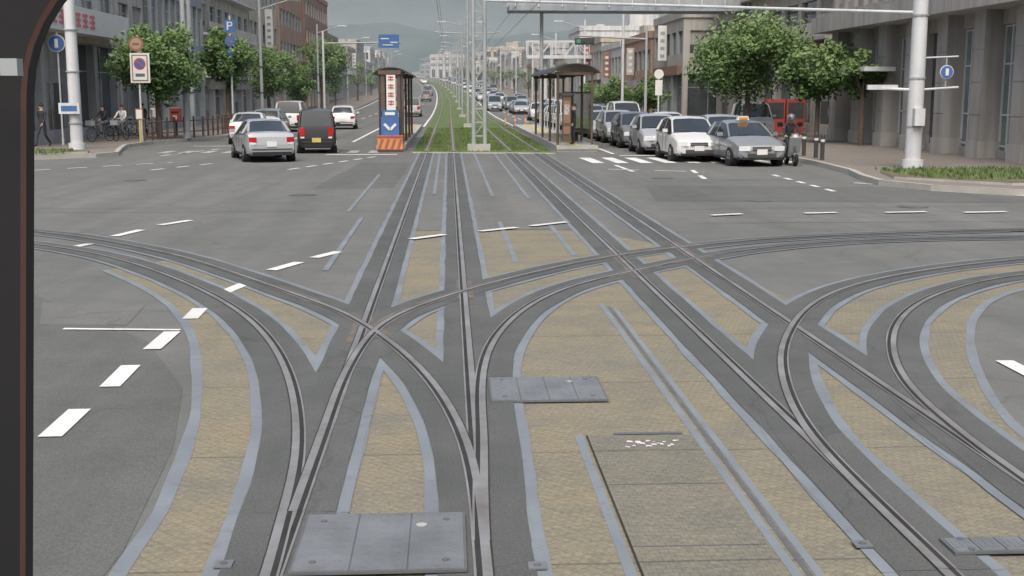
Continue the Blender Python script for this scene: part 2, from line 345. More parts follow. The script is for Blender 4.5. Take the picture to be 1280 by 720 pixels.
for x,y in((-6.2,15.2),(-3.4,28),(6.8,26),(9.6,24.4),(-8.5,33),(5.9,33)):
    m=MB(); m.cyl((x,y,.004),(x,y,.012),.31,'cast_plate_dark',n=28); m.cyl((x,y,.011),(x,y,.016),.26,'asphalt_dark',n=28); m.obj('manhole_cover')

# ------------------------------------------------------------------ patches and white markings
mb=MB()
for i,(P,m) in enumerate([([(-9,25),(-5,25),(-4.6,31),(-9.4,31)],'asphalt_patch'),([(4.5,26),(14,25),(15,29),(5,30.5)],'asphalt_dark'),
    ([(-30,-2),(-1.9,-2),(-1.7,6),(-1.85,7.8),(-2.15,9.5),(-2.9,11.4),(-5.2,14.6),(-9,17),(-30,19)],'asphalt_dark'),([(4.4,21.5),(16,21.5),(16,22.3),(4.4,22.3)],'asphalt_patch'),([(-3.4,30),(-1.4,30),(-1.3,41),(-3.0,41)],'asphalt_dark'),([(6.5,33),(9.5,32),(10,37),(7,38)],'asphalt_patch'),([(-4.2,12.3),(-3.3,12.2),(-3.4,13.4),(-4.6,13.6)],'asphalt_patch')]):
    mb.poly([(*p,.0028+i*.0002) for p in P],m)
for P in [[(-14,33),(-5,31.6),(4,31.4),(11,33)],[(-12,24.6),(-6,24.0),(-2.5,24.2)],[(4,24.0),(12,24.6),(20,24.5)]]:
    ribbon(mb,cr(P,.8),-.012,.012,.0046,'track_asphalt')
mb.obj('road_patch')
W=MB()
def dash(a,b,w,z=.0125,m='white_paint',seg=None):
    a=Vector(a);b=Vector(b); d=(b-a); L=d.length; d/=L; nn=Vector((d.y,-d.x))*w/2
    parts=[(0,L)] if not seg else [(s,min(L,s+seg[0])) for s in [k*(seg[0]+seg[1]) for k in range(int(L/(seg[0]+seg[1]))+1)] if s<L]
    for s,e in parts:
        p=a+d*s;q=a+d*e
        W.poly([(*(p-nn),zt(p.y)+z),(*(p+nn),zt(p.y)+z),(*(q+nn),zt(q.y)+z),(*(q-nn),zt(q.y)+z)],m)
for a,b in[((-2.755,8.12),(-2.77,8.85)),((-2.74,9.54),(-2.77,10.31)),((-2.72,12.48),(-2.74,13.1)),((-2.68,14.15),(-2.5,15.0)),((-2.38,15.95),(-2.1,16.7)),((-1.95,17.15),(-1.66,17.8)),
    ((-5.84,18.38),(-5.62,18.95)),((-5.52,19.95),(-5.31,20.87)),((-5.17,21.62),(-4.8,22.42)),((-2.75,10.97),(-2.75,11.8))]: dash(a,b,.165)
dash((-3.87,12.0),(-2.69,11.88),.07)
for a,b in[((-.63,19.2),(-.09,19.78)),((.51,20.25),(1.16,20.78)),((1.43,21.02),(2.12,21.64)),((5.01,22.7),(5.66,22.95)),((6.91,23.0),(7.58,23.12)),((8.54,23.07),(9.4,23.18)),((10.09,23.0),(10.98,23.1)),((12,23.1),(12.9,23.15))]: dash(a,b,.16,.0275)
dash((4.85,9.4),(4.87,10.1),.16)
dash((-13.5,36.2),(-9.4,41.5),.14,seg=(.7,.6)); dash((-9.1,37.3),(-7.7,41.2),.14,seg=(.7,.7)); dash((-10.8,45.8),(-9.5,52),.14,seg=(.8,.8)); dash((-4.95,37.3),(-2.6,45.2),.14,seg=(.8,.6))
dash((-4.7,46.3),(-2.0,46.3),.4); dash((-11.3,54),(-8.6,54),.3)
for i in range(9): 
    x=5.0+i*.82; dash((x,40.2),(x-.1,43.6),.42)
for i in range(11):
    x=-11.2+i*.82
    if i not in(4,5,6): dash((x,47.6),(x,49.6),.4,m='worn_paint')
dash((5.4,39.0),(5.5,35.8),.14); dash((7.4,36.4),(6.9,31.8),.14,seg=(1.4,1.0)); dash((9.3,34.2),(9.2,28.2),.14,seg=(.7,.6)); dash((10.6,31),(13.6,26),.14,seg=(.6,.55)); dash((4.9,37),(7.6,35.6),.14,seg=(1,.5))
W.obj('road_markings_crossing')
W=MB()
for x,a,b,sg in[(-4.6,58,150,None),(4.55,84,640,None),(-1.75,84,640,None)]:
    strip(W,x-.08,x+.08,a,b,.02,'white_paint')
for x in(-7.9,):
    for y in range(50,420,10): strip(W,x-.07,x+.07,y,y+5,.02,'white_paint')
for y in range(150,600,10): strip(W,-4.9,-4.76,y,y+5,.02,'white_paint')
for x in(6.3,9.1):
    for y in range(46,600,10): strip(W,x-.07,x+.07,y,y+5,.02,'white_paint')
strip(W,-11.3,-11.15,62,640,.02,'white_paint'); strip(W,11.5,11.65,45,640,.02,'white_paint')
strip(W,6.35,11.4,44.6,45.0,.02,'white_paint')
W.obj('road_markings_lanes')

# ------------------------------------------------------------------ pavements, kerbs, median
mb=MB()
Lp=[(-90,34),(-22,40.5),(-14.7,43.3),(-12.9,44.8),(-12.45,46.2),(-13.2,49.5),(-13.9,53),(-13.7,57),(-12.6,60.5),(-11.7,64)]
prism(mb,Lp+[(-11.7,80),(-90,80)],.14,'pavement_blocks','kerb_stone')
strip(mb,-70,-11.7,80,640,.14,'pavement_blocks',1,'kerb_stone')
for (a,b),(c,d) in zip(Lp+[(-11.7,64)],Lp[1:]+[(-11.7,80)]):
    ribbon(mb,[Vector((a,b)),Vector((c,d))],0.,-.18,.1445,'kerb_stone')
mb.obj('pavement')
mb=MB()
Rp=[(90,4),(20,22.6),(13.3,26.6),(11.6,28.4),(10.95,30.2),(11.15,32.2),(11.6,34.5),(11.9,38.6),(11.95,45)]
prism(mb,Rp+[(11.95,80),(90,80)],.14,'pavement_blocks','kerb_stone')
strip(mb,11.95,70,80,640,.14,'pavement_blocks',1,'kerb_stone')
for p,q in zip(Rp,Rp[1:]+[(11.95,80)]): ribbon(mb,[Vector(p),Vector(q)],0.,.18,.1445,'kerb_stone')
mb.obj('pavement')
def blades(mb,inside,bbox,n,h,m='grass_blade',z=0,seed=1):
    r=random.Random(seed); c=0
    while c<n:
        x=r.uniform(bbox[0],bbox[2]); y=r.uniform(bbox[1],bbox[3])
        if not inside(x,y): continue
        c+=1; a=r.uniform(0,6.28); hh=h*r.uniform(.5,1.3); w=.02+hh*.12; lx,ly=r.uniform(-.5,.5)*hh,r.uniform(-.5,.5)*hh
        mb.poly([(x-math.cos(a)*w,y-math.sin(a)*w,z+zt(y)),(x+math.cos(a)*w,y+math.sin(a)*w,z+zt(y)),(x+lx,y+ly,z+zt(y)+hh)],m)
mb=MB()
mb.poly([(-1.45,47.6,.05),(4.1,46.6,.05),(4.1,52,.05),(-1.45,52,.05)],'grass')
for a,b in(((-1.45,47.6),(4.1,46.6)),((4.1,46.6),(4.1,52)),((-1.45,52),(-1.45,47.6))): mb.poly([(*a,0),(*b,0),(*b,.05),(*a,.05)],'kerb_stone')
strip(mb,-1.45,4.1,52,640,.05,'grass',1,'kerb_stone')
blades(mb,lambda x,y: all(abs(x-q)>.12 for q in(-.895,.172,2.417,3.484)),(-1.4,47.8,4.05,80),13000,.06,z=.05)
mb.obj('grass_median')
mb=MB()
for x in(-.895,.172,2.417,3.484):
    strip(mb,x-.035,x+.035,47.6,640,.075,'steel_rail',1,'groove'); 
    strip(mb,x-.11,x-.037,47.6,640,.056,'soil'); strip(mb,x+.037,x+.11,47.6,640,.056,'soil')
mb.obj('tram_rails')
mb=MB(); P=[(11.5,30.6),(13.5,28.2),(19,28.4),(22,32),(17.6,34.2),(13.6,34.0),(12.0,33)]
prism(mb,P,.2,'soil','kerb_stone',.14); blades(mb,lambda x,y:(x-11.8)>(31-y)*.55 ,(12,29.4,19.5,33.4),3000,.12,z=.2,seed=3); mb.obj('corner_lawn')
mb=MB(); P=[(-22,41.6),(-15,43.9),(-13.3,45.2),(-13.6,46.4),(-16,46.8),(-22,45)]
prism(mb,P,.2,'soil','kerb_stone',.14); blades(mb,lambda x,y:y>43.6+(x+15)*.2,(-18,43.6,-14,46),1200,.12,z=.2,seed=4); mb.obj('corner_lawn')

# ------------------------------------------------------------------ buildings
def facade(mb,o,u,n,L,z0,floors,fh,bay,wf,hf,wall,glass,frame,depth=.18,slab=False,rr=None):
    o=Vector(o);u=Vector(u);n=Vector(n); nb=max(1,round(L/bay)); bw=L/nb; rr=rr or random.Random(1)
    P=lambda a,z,d=0.: tuple(o+u*a-n*d+Vector((0,0,z)))
    for j in range(floors):
        zb=z0+j*fh; ww=bw*wf; wh=fh*hf; zl=zb+(fh-wh)*.45; zh=zl+wh
        for i in range(nb):
            a=i*bw; l=a+(bw-ww)/2; r=l+ww; e=a+bw
            mb.poly([P(a,zb),P(e,zb),P(e,zl),P(a,zl)],wall); mb.poly([P(a,zh),P(e,zh),P(e,zb+fh),P(a,zb+fh)],wall)
            mb.poly([P(a,zl),P(l,zl),P(l,zh),P(a,zh)],wall); mb.poly([P(r,zl),P(e,zl),P(e,zh),P(r,zh)],wall)
            mb.poly([P(l,zl),P(r,zl),P(r,zl,depth),P(l,zl,depth)],frame); mb.poly([P(l,zh),P(r,zh),P(r,zh,depth),P(l,zh,depth)],frame)
            mb.poly([P(l,zl),P(l,zh),P(l,zh,depth),P(l,zl,depth)],frame); mb.poly([P(r,zl),P(r,zh),P(r,zh,depth),P(r,zl,depth)],frame)
            mb.poly([P(l,zl,depth),P(r,zl,depth),P(r,zh,depth),P(l,zh,depth)],glass)
            if rr.random()<.4:
                zc=zh-wh*rr.uniform(.25,.8); mb.poly([P(l,zc,depth-.02),P(r,zc,depth-.02),P(r,zh,depth-.02),P(l,zh,depth-.02)],'blind')
            c=(l+r)/2; mb.poly([P(c-.03,zl,depth-.04),P(c+.03,zl,depth-.04),P(c+.03,zh,depth-.04),P(c-.03,zh,depth-.04)],frame)
            zz=zl+wh*.68; mb.poly([P(l,zz-.025,depth-.03),P(r,zz-.025,depth-.03),P(r,zz+.025,depth-.03),P(l,zz+.025,depth-.03)],frame)
        if slab:
            c=o+u*(L/2)+n*.35; sz=(abs(u.x)*L+abs(n.x)*.7,abs(u.y)*L+abs(n.y)*.7,.16)
            mb.box((c.x,c.y,zb+.085),sz,frame)
            c=o+u*(L/2)+n*.66; sz=(abs(u.x)*L+abs(n.x)*.05,abs(u.y)*L+abs(n.y)*.05,.75); mb.box((c.x,c.y,zb+.55),sz,wall)
mat('blind',(.36,.35,.32),.8,.15,1.)
def building(name,x0,x1,y0,y1,h,wall,glass='glass_dark',frame='grey_steel',fh=3.4,bay=2.6,wf=.7,hf=.5,slab=False,signs=0,z=None,seed=0,shop=True):
    mb=MB(); yc=(y0+y1)/2; zb=(zt(y0) if z is None else z); c=cx(yc); x0+=c;x1+=c; r=random.Random(seed+int(y0)*7+int(x0))
    fl=max(1,int((h-4)/fh)); g=h-fl*fh-.6
    right = x0>0
    xs=x0 if right else x1
    n=(-1,0,0) if right else (1,0,0)
    facade(mb,(xs,y0,0),(0,1,0),n,y1-y0,zb,1,g,4.,.85 if shop else .6,.72,wall,glass,frame,.4,rr=r)
    facade(mb,(xs,y0,0),(0,1,0),n,y1-y0,zb+g,fl,fh,bay,wf,hf,wall,glass,frame,.18,slab,rr=r)
    facade(mb,(x0,y0,0),(1,0,0),(0,-1,0),x1-x0,zb,1,g,4.,.8 if shop else .5,.7,wall,glass,frame,.4,rr=r)
    facade(mb,(x0,y0,0),(1,0,0),(0,-1,0),x1-x0,zb+g,fl,fh,bay*1.1,wf*.9,hf,wall,glass,frame,.18,rr=r)
    xo=x1 if right else x0; zt_=zb+g+fl*fh
    mb.poly([(xo,y0,zb-.5),(xo,y1,zb-.5),(xo,y1,zt_),(xo,y0,zt_)],wall); mb.poly([(x0,y1,zb-.5),(x1,y1,zb-.5),(x1,y1,zt_),(x0,y1,zt_)],wall)
    mb.poly([(x0,y0,zt_),(x1,y0,zt_),(x1,y1,zt_),(x0,y1,zt_)],'concrete')
    for (cx_,cy,sx,sy) in(((x0+x1)/2,y0,x1-x0+.1,.25),((x0+x1)/2,y1,x1-x0+.1,.25),(x0,yc,.25,y1-y0-.26),(x1,yc,.25,y1-y0-.26)): mb.box((cx_,cy,zt_+.3),(sx,sy,.6),wall)
    xm=(x0+x1)/2
    mb.box((xm,yc,zt_+1.2),(min(4,(x1-x0)*.4),min(4,(y1-y0)*.4),2.4),wall)
    for k in range(3): mb.box((x0+(x1-x0)*r.uniform(.15,.85),y0+(y1-y0)*r.uniform(.1,.3),zt_+.5),(1.1,.8,1.),'white_steel')
    sx=xs+( -.12 if right else .12)
    mb.box((sx,yc,zb+g-.45),(.22,(y1-y0)*.86,.7),r.choice(['sign_white','w_bluegrey','sign_white','w_beige','sign_brown','concrete','w_taupe']))
    for k in range(signs):
        yy=y0+(y1-y0)*(k+.5)/signs; m=r.choice(['sign_white','sign_white','w_white','w_beige','sign_brown','w_bluegrey','sign_red','w_taupe']); hh=r.uniform(1.6,3.6)
        d=-.45 if right else .45
        mb.box((xs+d,yy,zb+g+hh/2+.4),(.7,.14,hh),m); m2='w_bluegrey' if m in('sign_white','w_white','w_beige') else 'sign_white'
        for q in range(int(hh/.6)): mb.box((xs+d,yy-.075,zb+g+.75+q*.6),(.34,.02,.26),m2)
    return mb.split(name,names={wall:'walls',glass:'windows',frame:'window_frames','concrete':'roof','blind':'blinds'})
for n,c in dict(w_grey=(.40,.41,.41),w_bluegrey=(.31,.35,.39),w_beige=(.47,.43,.355),w_cream=(.55,.52,.46),w_orange=(.40,.27,.20),w_brick=(.32,.205,.16),w_white=(.60,.61,.61),w_brown=(.27,.225,.19),w_stone=(.38,.365,.345),w_taupe=(.43,.415,.385),w_pink=(.45,.385,.355)).items():
    mat(n,c,.85,.10,.5,.15,8,stain=.28)
building('shop_building',-32,-17.6,50,66,16,'w_grey',fh=3.3,bay=3.2)
building('office_building',-30,-17.6,66.3,72,15,'w_taupe','glass_dark',fh=3.2,signs=0)
building('office_building',-32,-17.2,72.3,87,19,'w_bluegrey','glass_green','grey_steel',fh=3.3,bay=1.6,wf=.86,hf=.78,signs=0)
building('apartment_building',-34,-17.4,87.3,108,22,'w_cream','glass_dark','w_white',fh=3,bay=3,wf=.62,hf=.52,slab=True,signs=0)
building('office_building',-32,-17.4,108.3,126,17,'w_beige',fh=3.4,bay=2.4,signs=1)
building('office_building',-32,-17.2,126.3,145,19,'w_orange',fh=3.3,signs=0)
building('brick_building',-32,-16.8,145.5,172,14.5,'w_brick','glass_dark','w_cream',fh=3.3,signs=1)
building('office_building',-34,-17,172.5,190,10,'w_brown',signs=0)
mb=MB(); mb.box((-17.0,57.5,5.55),(1.2,13,1.15),'sign_white'); mb.box((-24,49.5,5.55),(14.9,1.0,1.15),'sign_white')
for i in range(6): 
    for q in range(3): mb.box((-22.6+i*.62,48.985,5.3+q*.24),(.46,.03,.10),'sign_pink')
    mb.box((-22.6+i*.62+.1,48.98,5.55),(.1,.035,.62),'sign_pink')
    for q in range(3): mb.box((-16.385,52+i*1.1,5.3+q*.24),(.03,.8,.10),'sign_pink')
    mb.box((-16.38,52.1+i*1.1,5.55),(.035,.16,.62),'sign_pink')
mb.split('shop_fascia_sign')
mb=MB()
X=18.0; Y0,Y1=31.0,56.6
mb.box((X+8.2,(Y0+Y1)/2,2.55),(14.4,Y1-Y0-.4,5.1),'w_brown')
ny=int((Y1-Y0)/3.2)
for i in range(ny+1):
    y=Y0+.4+(Y1-Y0-.8)*i/ny
    mb.box((X+.4,y,2.55),(.8,.9,5.1),'w_stone'); mb.box((X+.4,y,.35),(.9,1.0,.7),'w_taupe')
    for zz in(1.6,2.7,3.8): mb.box((X-.003,y,zz),(.012,.9,.02),'w_brown')
    if i<ny:
        yc=y+(Y1-Y0-.8)/ny/2; w=(Y1-Y0-.8)/ny-.92
        if i%3!=1:
            mb.box((X+.78,yc,2.5),(.08,w,4.2),'glass_green')
            for k in range(5): mb.box((X+.72,yc-w/2+w*k/4,2.5),(.07,.06,4.2),'white_steel')
            for zz in(.55,1.6,3.3,4.55): mb.box((X+.725,yc,zz),(.06,w,.06),'white_steel')
        else:
            mb.box((X+.8,yc,2.5),(.06,w,4.2),'glass_dark')
            for k in range(2): mb.box((X+.75,yc-w/4+w/2*k,2.5),(.06,.08,4.2),'dark_steel')
        mb.box((X+.7,yc,.2),(.2,w,.4),'w_stone'); mb.box((X+.7,yc,4.85),(.25,w,.5),'w_stone')
mb.box((X+7.3,(Y0+Y1)/2,5.45),(16.2,Y1-Y0+1.6,.7),'w_taupe'); mb.box((X+7.3,(Y0+Y1)/2,5.88),(15.8,Y1-Y0+1.2,.16),'w_stone')
for k in range(20): mb.box((X+.05,Y0+.5+(Y1-Y0-1)*k/19,8.6),(.35,.32,5.2),'w_taupe')
mb.box((X+8,(Y0+Y1)/2,8.6),(15.6,Y1-Y0-.2,5.2),'w_stone')
for zz in(6.2,8.6,11.0): mb.box((X+.15,(Y0+Y1)/2,zz),(.22,Y1-Y0,.35),'w_stone')
mb.box((X+7.6,(Y0+Y1)/2,11.5),(16.4,Y1-Y0+.8,.6),'w_taupe')
mb.box((X-.5,50.3,3.3),(1.3,3.2,.18),'white_steel')
mb.split('bank_building',names={'w_stone':'columns','w_brown':'walls','w_taupe':'cornice','glass_green':'windows','white_steel':'window_frames','glass_dark':'doors','dark_steel':'door_frames'})
building('terraced_building',20,38,62,90,15,'w_cream','glass_dark','w_taupe',fh=3.1,bay=3.4,wf=.8,hf=.5,slab=True)
building('office_building',17.6,34,91,104,8.5,'w_taupe','glass_dark',signs=1)
building('office_building',17.4,34,104.5,122,7.6,'w_orange',signs=1)
building('office_building',17.4,34,122.5,138,7.5,'w_white',signs=1)
building('office_building',17.4,34,138.5,160,8.5,'w_beige',signs=1)
walls=['w_white','w_cream','w_grey','w_beige','w_white','w_taupe','w_bluegrey','w_pink','w_white']
r=random.Random(12)
for side in(-1,1):
    y=190.5 if side<0 else 160.5
    while y<600:
        d=r.uniform(12,24); h=r.uniform(6,10.5)+(2.5 if r.random()<.2 else 0); w=r.choice(walls)
        if side<0: building('town_building',-36,-16.6+r.uniform(-1,.3),y,y+d,h,w,signs=r.choice([0,0,1]),seed=int(y))
        else: building('town_building',16.6+r.uniform(-.3,1),36,y,y+d,h,w,signs=r.choice([0,0,1]),seed=int(y))
        y+=d+.6
for i in range(40):
    y=r.uniform(660,1500); x=r.uniform(-.14,.24)*y; w=r.uniform(12,26); h=r.uniform(7,15)+(6 if r.random()<.15 else 0)
    building('distant_building',x-cx(y+10),x+w-cx(y+10),y,y+20,h,r.choice(walls),fh=3.4,bay=3.4,hf=.45,z=zt(650),seed=i,shop=False)
for i in range(10):
    s=r.choice([-1,1]); y=r.uniform(90,420); x=s*r.uniform(44,.22*y+50); w=r.uniform(12,20); h=r.uniform(9,18)
    building('town_building',x-(w if s<0 else 0),x+(w if s>0 else 0),y,y+16,h,r.choice(walls),seed=i+90)

# ------------------------------------------------------------------ hills: nearer wooded spur and main ridge behind it
for nm,ya,yb,H0,A1,A2,sd in(('forested_hills',1250,1700,72,.55,.35,5.3),('forested_hills',2000,3300,330,.30,.30,1.)):
    mb=MB(); nx,ny=220,40
    for j in range(ny+1):
        for i in range(nx+1):
            x=-2600+5200*i/nx; y=ya+(yb-ya)*j/ny; t=j/ny
            h=(1-(1-min(1,t*1.5))**2)*H0*(1+A1*noise.noise(Vector((x/420,y/900,sd)))+A2*noise.noise(Vector((x/150,y/160,sd*4))))+(.10*H0)*noise.noise(Vector((x/50,y/50,sd+2)))*min(1,t*3)
            mb.v.append((x,y,zt(700)+max(-1,h)))
    for j in range(ny):
        for i in range(nx): k=j*(nx+1)+i; mb.f.append((k,k+1,k+nx+2,k+nx+1)); mb.m.append('hill_forest')
    mb.obj(nm,smooth=60)
# humid summer air between the near street and the hills (real participating medium)
m=bpy.data.materials.new('humid_air'); m.use_nodes=True; nt=m.node_tree; nt.nodes.clear()
o_=nt.nodes.new('ShaderNodeOutputMaterial'); vs=nt.nodes.new('ShaderNodeVolumeScatter'); vs.inputs['Density'].default_value=.00062; vs.inputs['Color'].default_value=(.72,.86,1,1); vs.inputs['Anisotropy'].default_value=.1
nt.links.new(vs.outputs[0],o_.inputs['Volume']); MATS['humid_air']=m
mb=MB(); mb.box((0,1795,55),(5600,3430,130),'humid_air'); mb.obj('atmospheric_haze')

# ------------------------------------------------------------------ trees
def tree(loc,h,rad,seed,name='street_tree',n=34,leaves=115,trunk=.32):
    r=random.Random(seed); mb=MB(); ch=h*(1-trunk); cz=h*trunk+ch*.5
    top=Vector((r.uniform(-.2,.2),r.uniform(-.2,.2),h*trunk+ch*.25))
    mb.cyl((0,0,-.1),(top.x*.4,top.y*.4,h*trunk),h*.028,'bark',h*.022); mb.cyl((top.x*.4,top.y*.4,h*trunk),top,h*.022,'bark',h*.014)
    cl=[]
    while len(cl)<n:
        p=Vector((r.uniform(-1,1),r.uniform(-1,1),r.uniform(-1,1)))
        if p.length>1 or p.length<.3: continue
        w=1-.15*max(0,p.z)
        cl.append(Vector((p.x*rad*w,p.y*rad*w,cz+p.z*ch*.46)))
    for c in cl[:12]:
        mid=top.lerp(c,.5)+Vector((0,0,-.1)); st=Vector((top.x*.4,top.y*.4,h*trunk)).lerp(top,r.random())
        mb.cyl(st,mid,h*.010,'bark',h*.006,n=6,caps=False); mb.cyl(mid,c,h*.006,'bark',h*.002,n=5,caps=False)
    for c in cl:
        cr_=rad*r.uniform(.26,.42)
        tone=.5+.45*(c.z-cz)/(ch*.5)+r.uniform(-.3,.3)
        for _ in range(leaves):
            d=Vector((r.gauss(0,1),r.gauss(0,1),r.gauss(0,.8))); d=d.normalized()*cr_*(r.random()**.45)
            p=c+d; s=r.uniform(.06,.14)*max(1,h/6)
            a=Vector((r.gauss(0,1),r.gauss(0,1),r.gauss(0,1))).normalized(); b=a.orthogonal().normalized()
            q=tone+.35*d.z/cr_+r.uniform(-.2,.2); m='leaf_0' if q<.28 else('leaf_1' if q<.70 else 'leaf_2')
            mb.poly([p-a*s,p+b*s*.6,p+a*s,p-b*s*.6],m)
    return mb.split(name,loc,names={'bark':'trunk','leaf_0':'foliage_shade','leaf_1':'foliage','leaf_2':'foliage_light'})
tree((-13.9,59,.14),5.4,1.95,1,trunk=.36,n=50,leaves=150); tree((-13.7,76,.14),6.2,1.5,2,trunk=.4,n=40,leaves=130); tree((-13.9,95,.14),5.6,2.2,3,n=40,leaves=130); tree((-13.9,135,.2),8.0,2.8,4,n=40,leaves=120); tree((-13.6,112,.14),4.6,1.5,9)
tree((14.9,60,.14),6.0,2.75,5,n=64,leaves=170); tree((16.3,53,.14),4.3,1.6,6,trunk=.46,n=40,leaves=130); tree((17.3,50,.14),4.0,.9,7,trunk=.5,n=18)
for i,y in enumerate((84,100,118)): tree((13.8,y,.14),3.2+.4*(i%2),1.5,20+i,leaves=80)
for i in range(22):
    y=150+i*19; s=1 if i%2 else -1; tree((s*13.9+cx(y),y,zt(y)+.1),r.uniform(4.2,6.2),r.uniform(1.5,2.2),40+i,n=16,leaves=45)
mb=MB(); rr=random.Random(5)
for k in range(2600):
    x=rr.uniform(12.6,13.6); y=rr.uniform(64,130); z=.14+rr.random()*.9*(.6+.4*math.sin(y*1.3)); s=rr.uniform(.05,.12)
    a=Vector((rr.gauss(0,1),rr.gauss(0,1),rr.gauss(0,1))).normalized(); b=a.orthogonal().normalized(); p=Vector((x,y,z))
    mb.poly([p-a*s,p+b*s*.6,p+a*s,p-b*s*.6],rr.choice(['leaf_0','leaf_1','leaf_1']))
mb.obj('hedge')

# ------------------------------------------------------------------ cars
SPEC={
 'sedan':(4.45,1.70,[(0,.30,.50,.54,.80,.9),(.06,.24,.62,.66,.90,.9),(.35,.2,.73,.79,.97,.88),(1.15,.2,.87,.93,1,.84),(1.88,.2,.91,1.35,1,.70),(2.48,.2,.92,1.43,1,.70),(2.56,.2,.92,1.43,1,.70),(3.25,.2,.94,1.37,1,.69),(3.85,.2,.95,1.02,.99,.80),(4.28,.22,.94,.99,.95,.82),(4.42,.26,.80,.84,.90,.86),(4.45,.32,.55,.6,.88,.9)],(3,4),(7,8),[5]),
 'kei':(3.4,1.48,[(0,.30,.58,.64,.84,.9),(.05,.24,.72,.79,.93,.9),(.32,.2,.86,.93,.98,.88),(.62,.2,.94,1.01,1,.86),(1.2,.2,1.0,1.60,1,.80),(1.85,.2,1.0,1.70,1,.80),(1.92,.2,1.0,1.70,1,.80),(2.75,.2,1.02,1.69,1,.80),(3.18,.2,1.02,1.64,1,.79),(3.34,.22,1.0,1.05,.98,.88),(3.38,.26,.8,.84,.95,.92),(3.4,.34,.5,.55,.93,.94)],(3,4),(8,9),[5]),
 'hatch':(3.95,1.68,[(0,.30,.52,.56,.82,.9),(.06,.24,.66,.71,.91,.9),(.35,.2,.79,.86,.97,.88),(.95,.2,.90,.97,1,.85),(1.65,.2,.95,1.43,1,.74),(2.2,.2,.96,1.51,1,.74),(2.28,.2,.96,1.51,1,.74),(3.1,.2,.98,1.47,1,.73),(3.45,.2,1.0,1.40,.99,.72),(3.82,.22,.98,1.03,.95,.84),(3.92,.26,.8,.84,.93,.88),(3.95,.32,.5,.55,.9,.9)],(3,4),(8,9),[5]),
 'van':(4.5,1.72,[(0,.30,.62,.68,.84,.9),(.05,.24,.78,.85,.93,.9),(.35,.2,.92,1.0,.98,.88),(.75,.2,1.0,1.08,1,.86),(1.5,.2,1.05,1.74,1,.80),(2.3,.2,1.05,1.84,1,.80),(2.38,.2,1.05,1.84,1,.80),(3.5,.2,1.06,1.84,1,.80),(4.2,.2,1.06,1.78,1,.79),(4.42,.22,1.04,1.1,.98,.88),(4.47,.26,.8,.84,.95,.92),(4.5,.34,.5,.55,.93,.94)],(3,4),(8,9),[5]),
}
CM={}
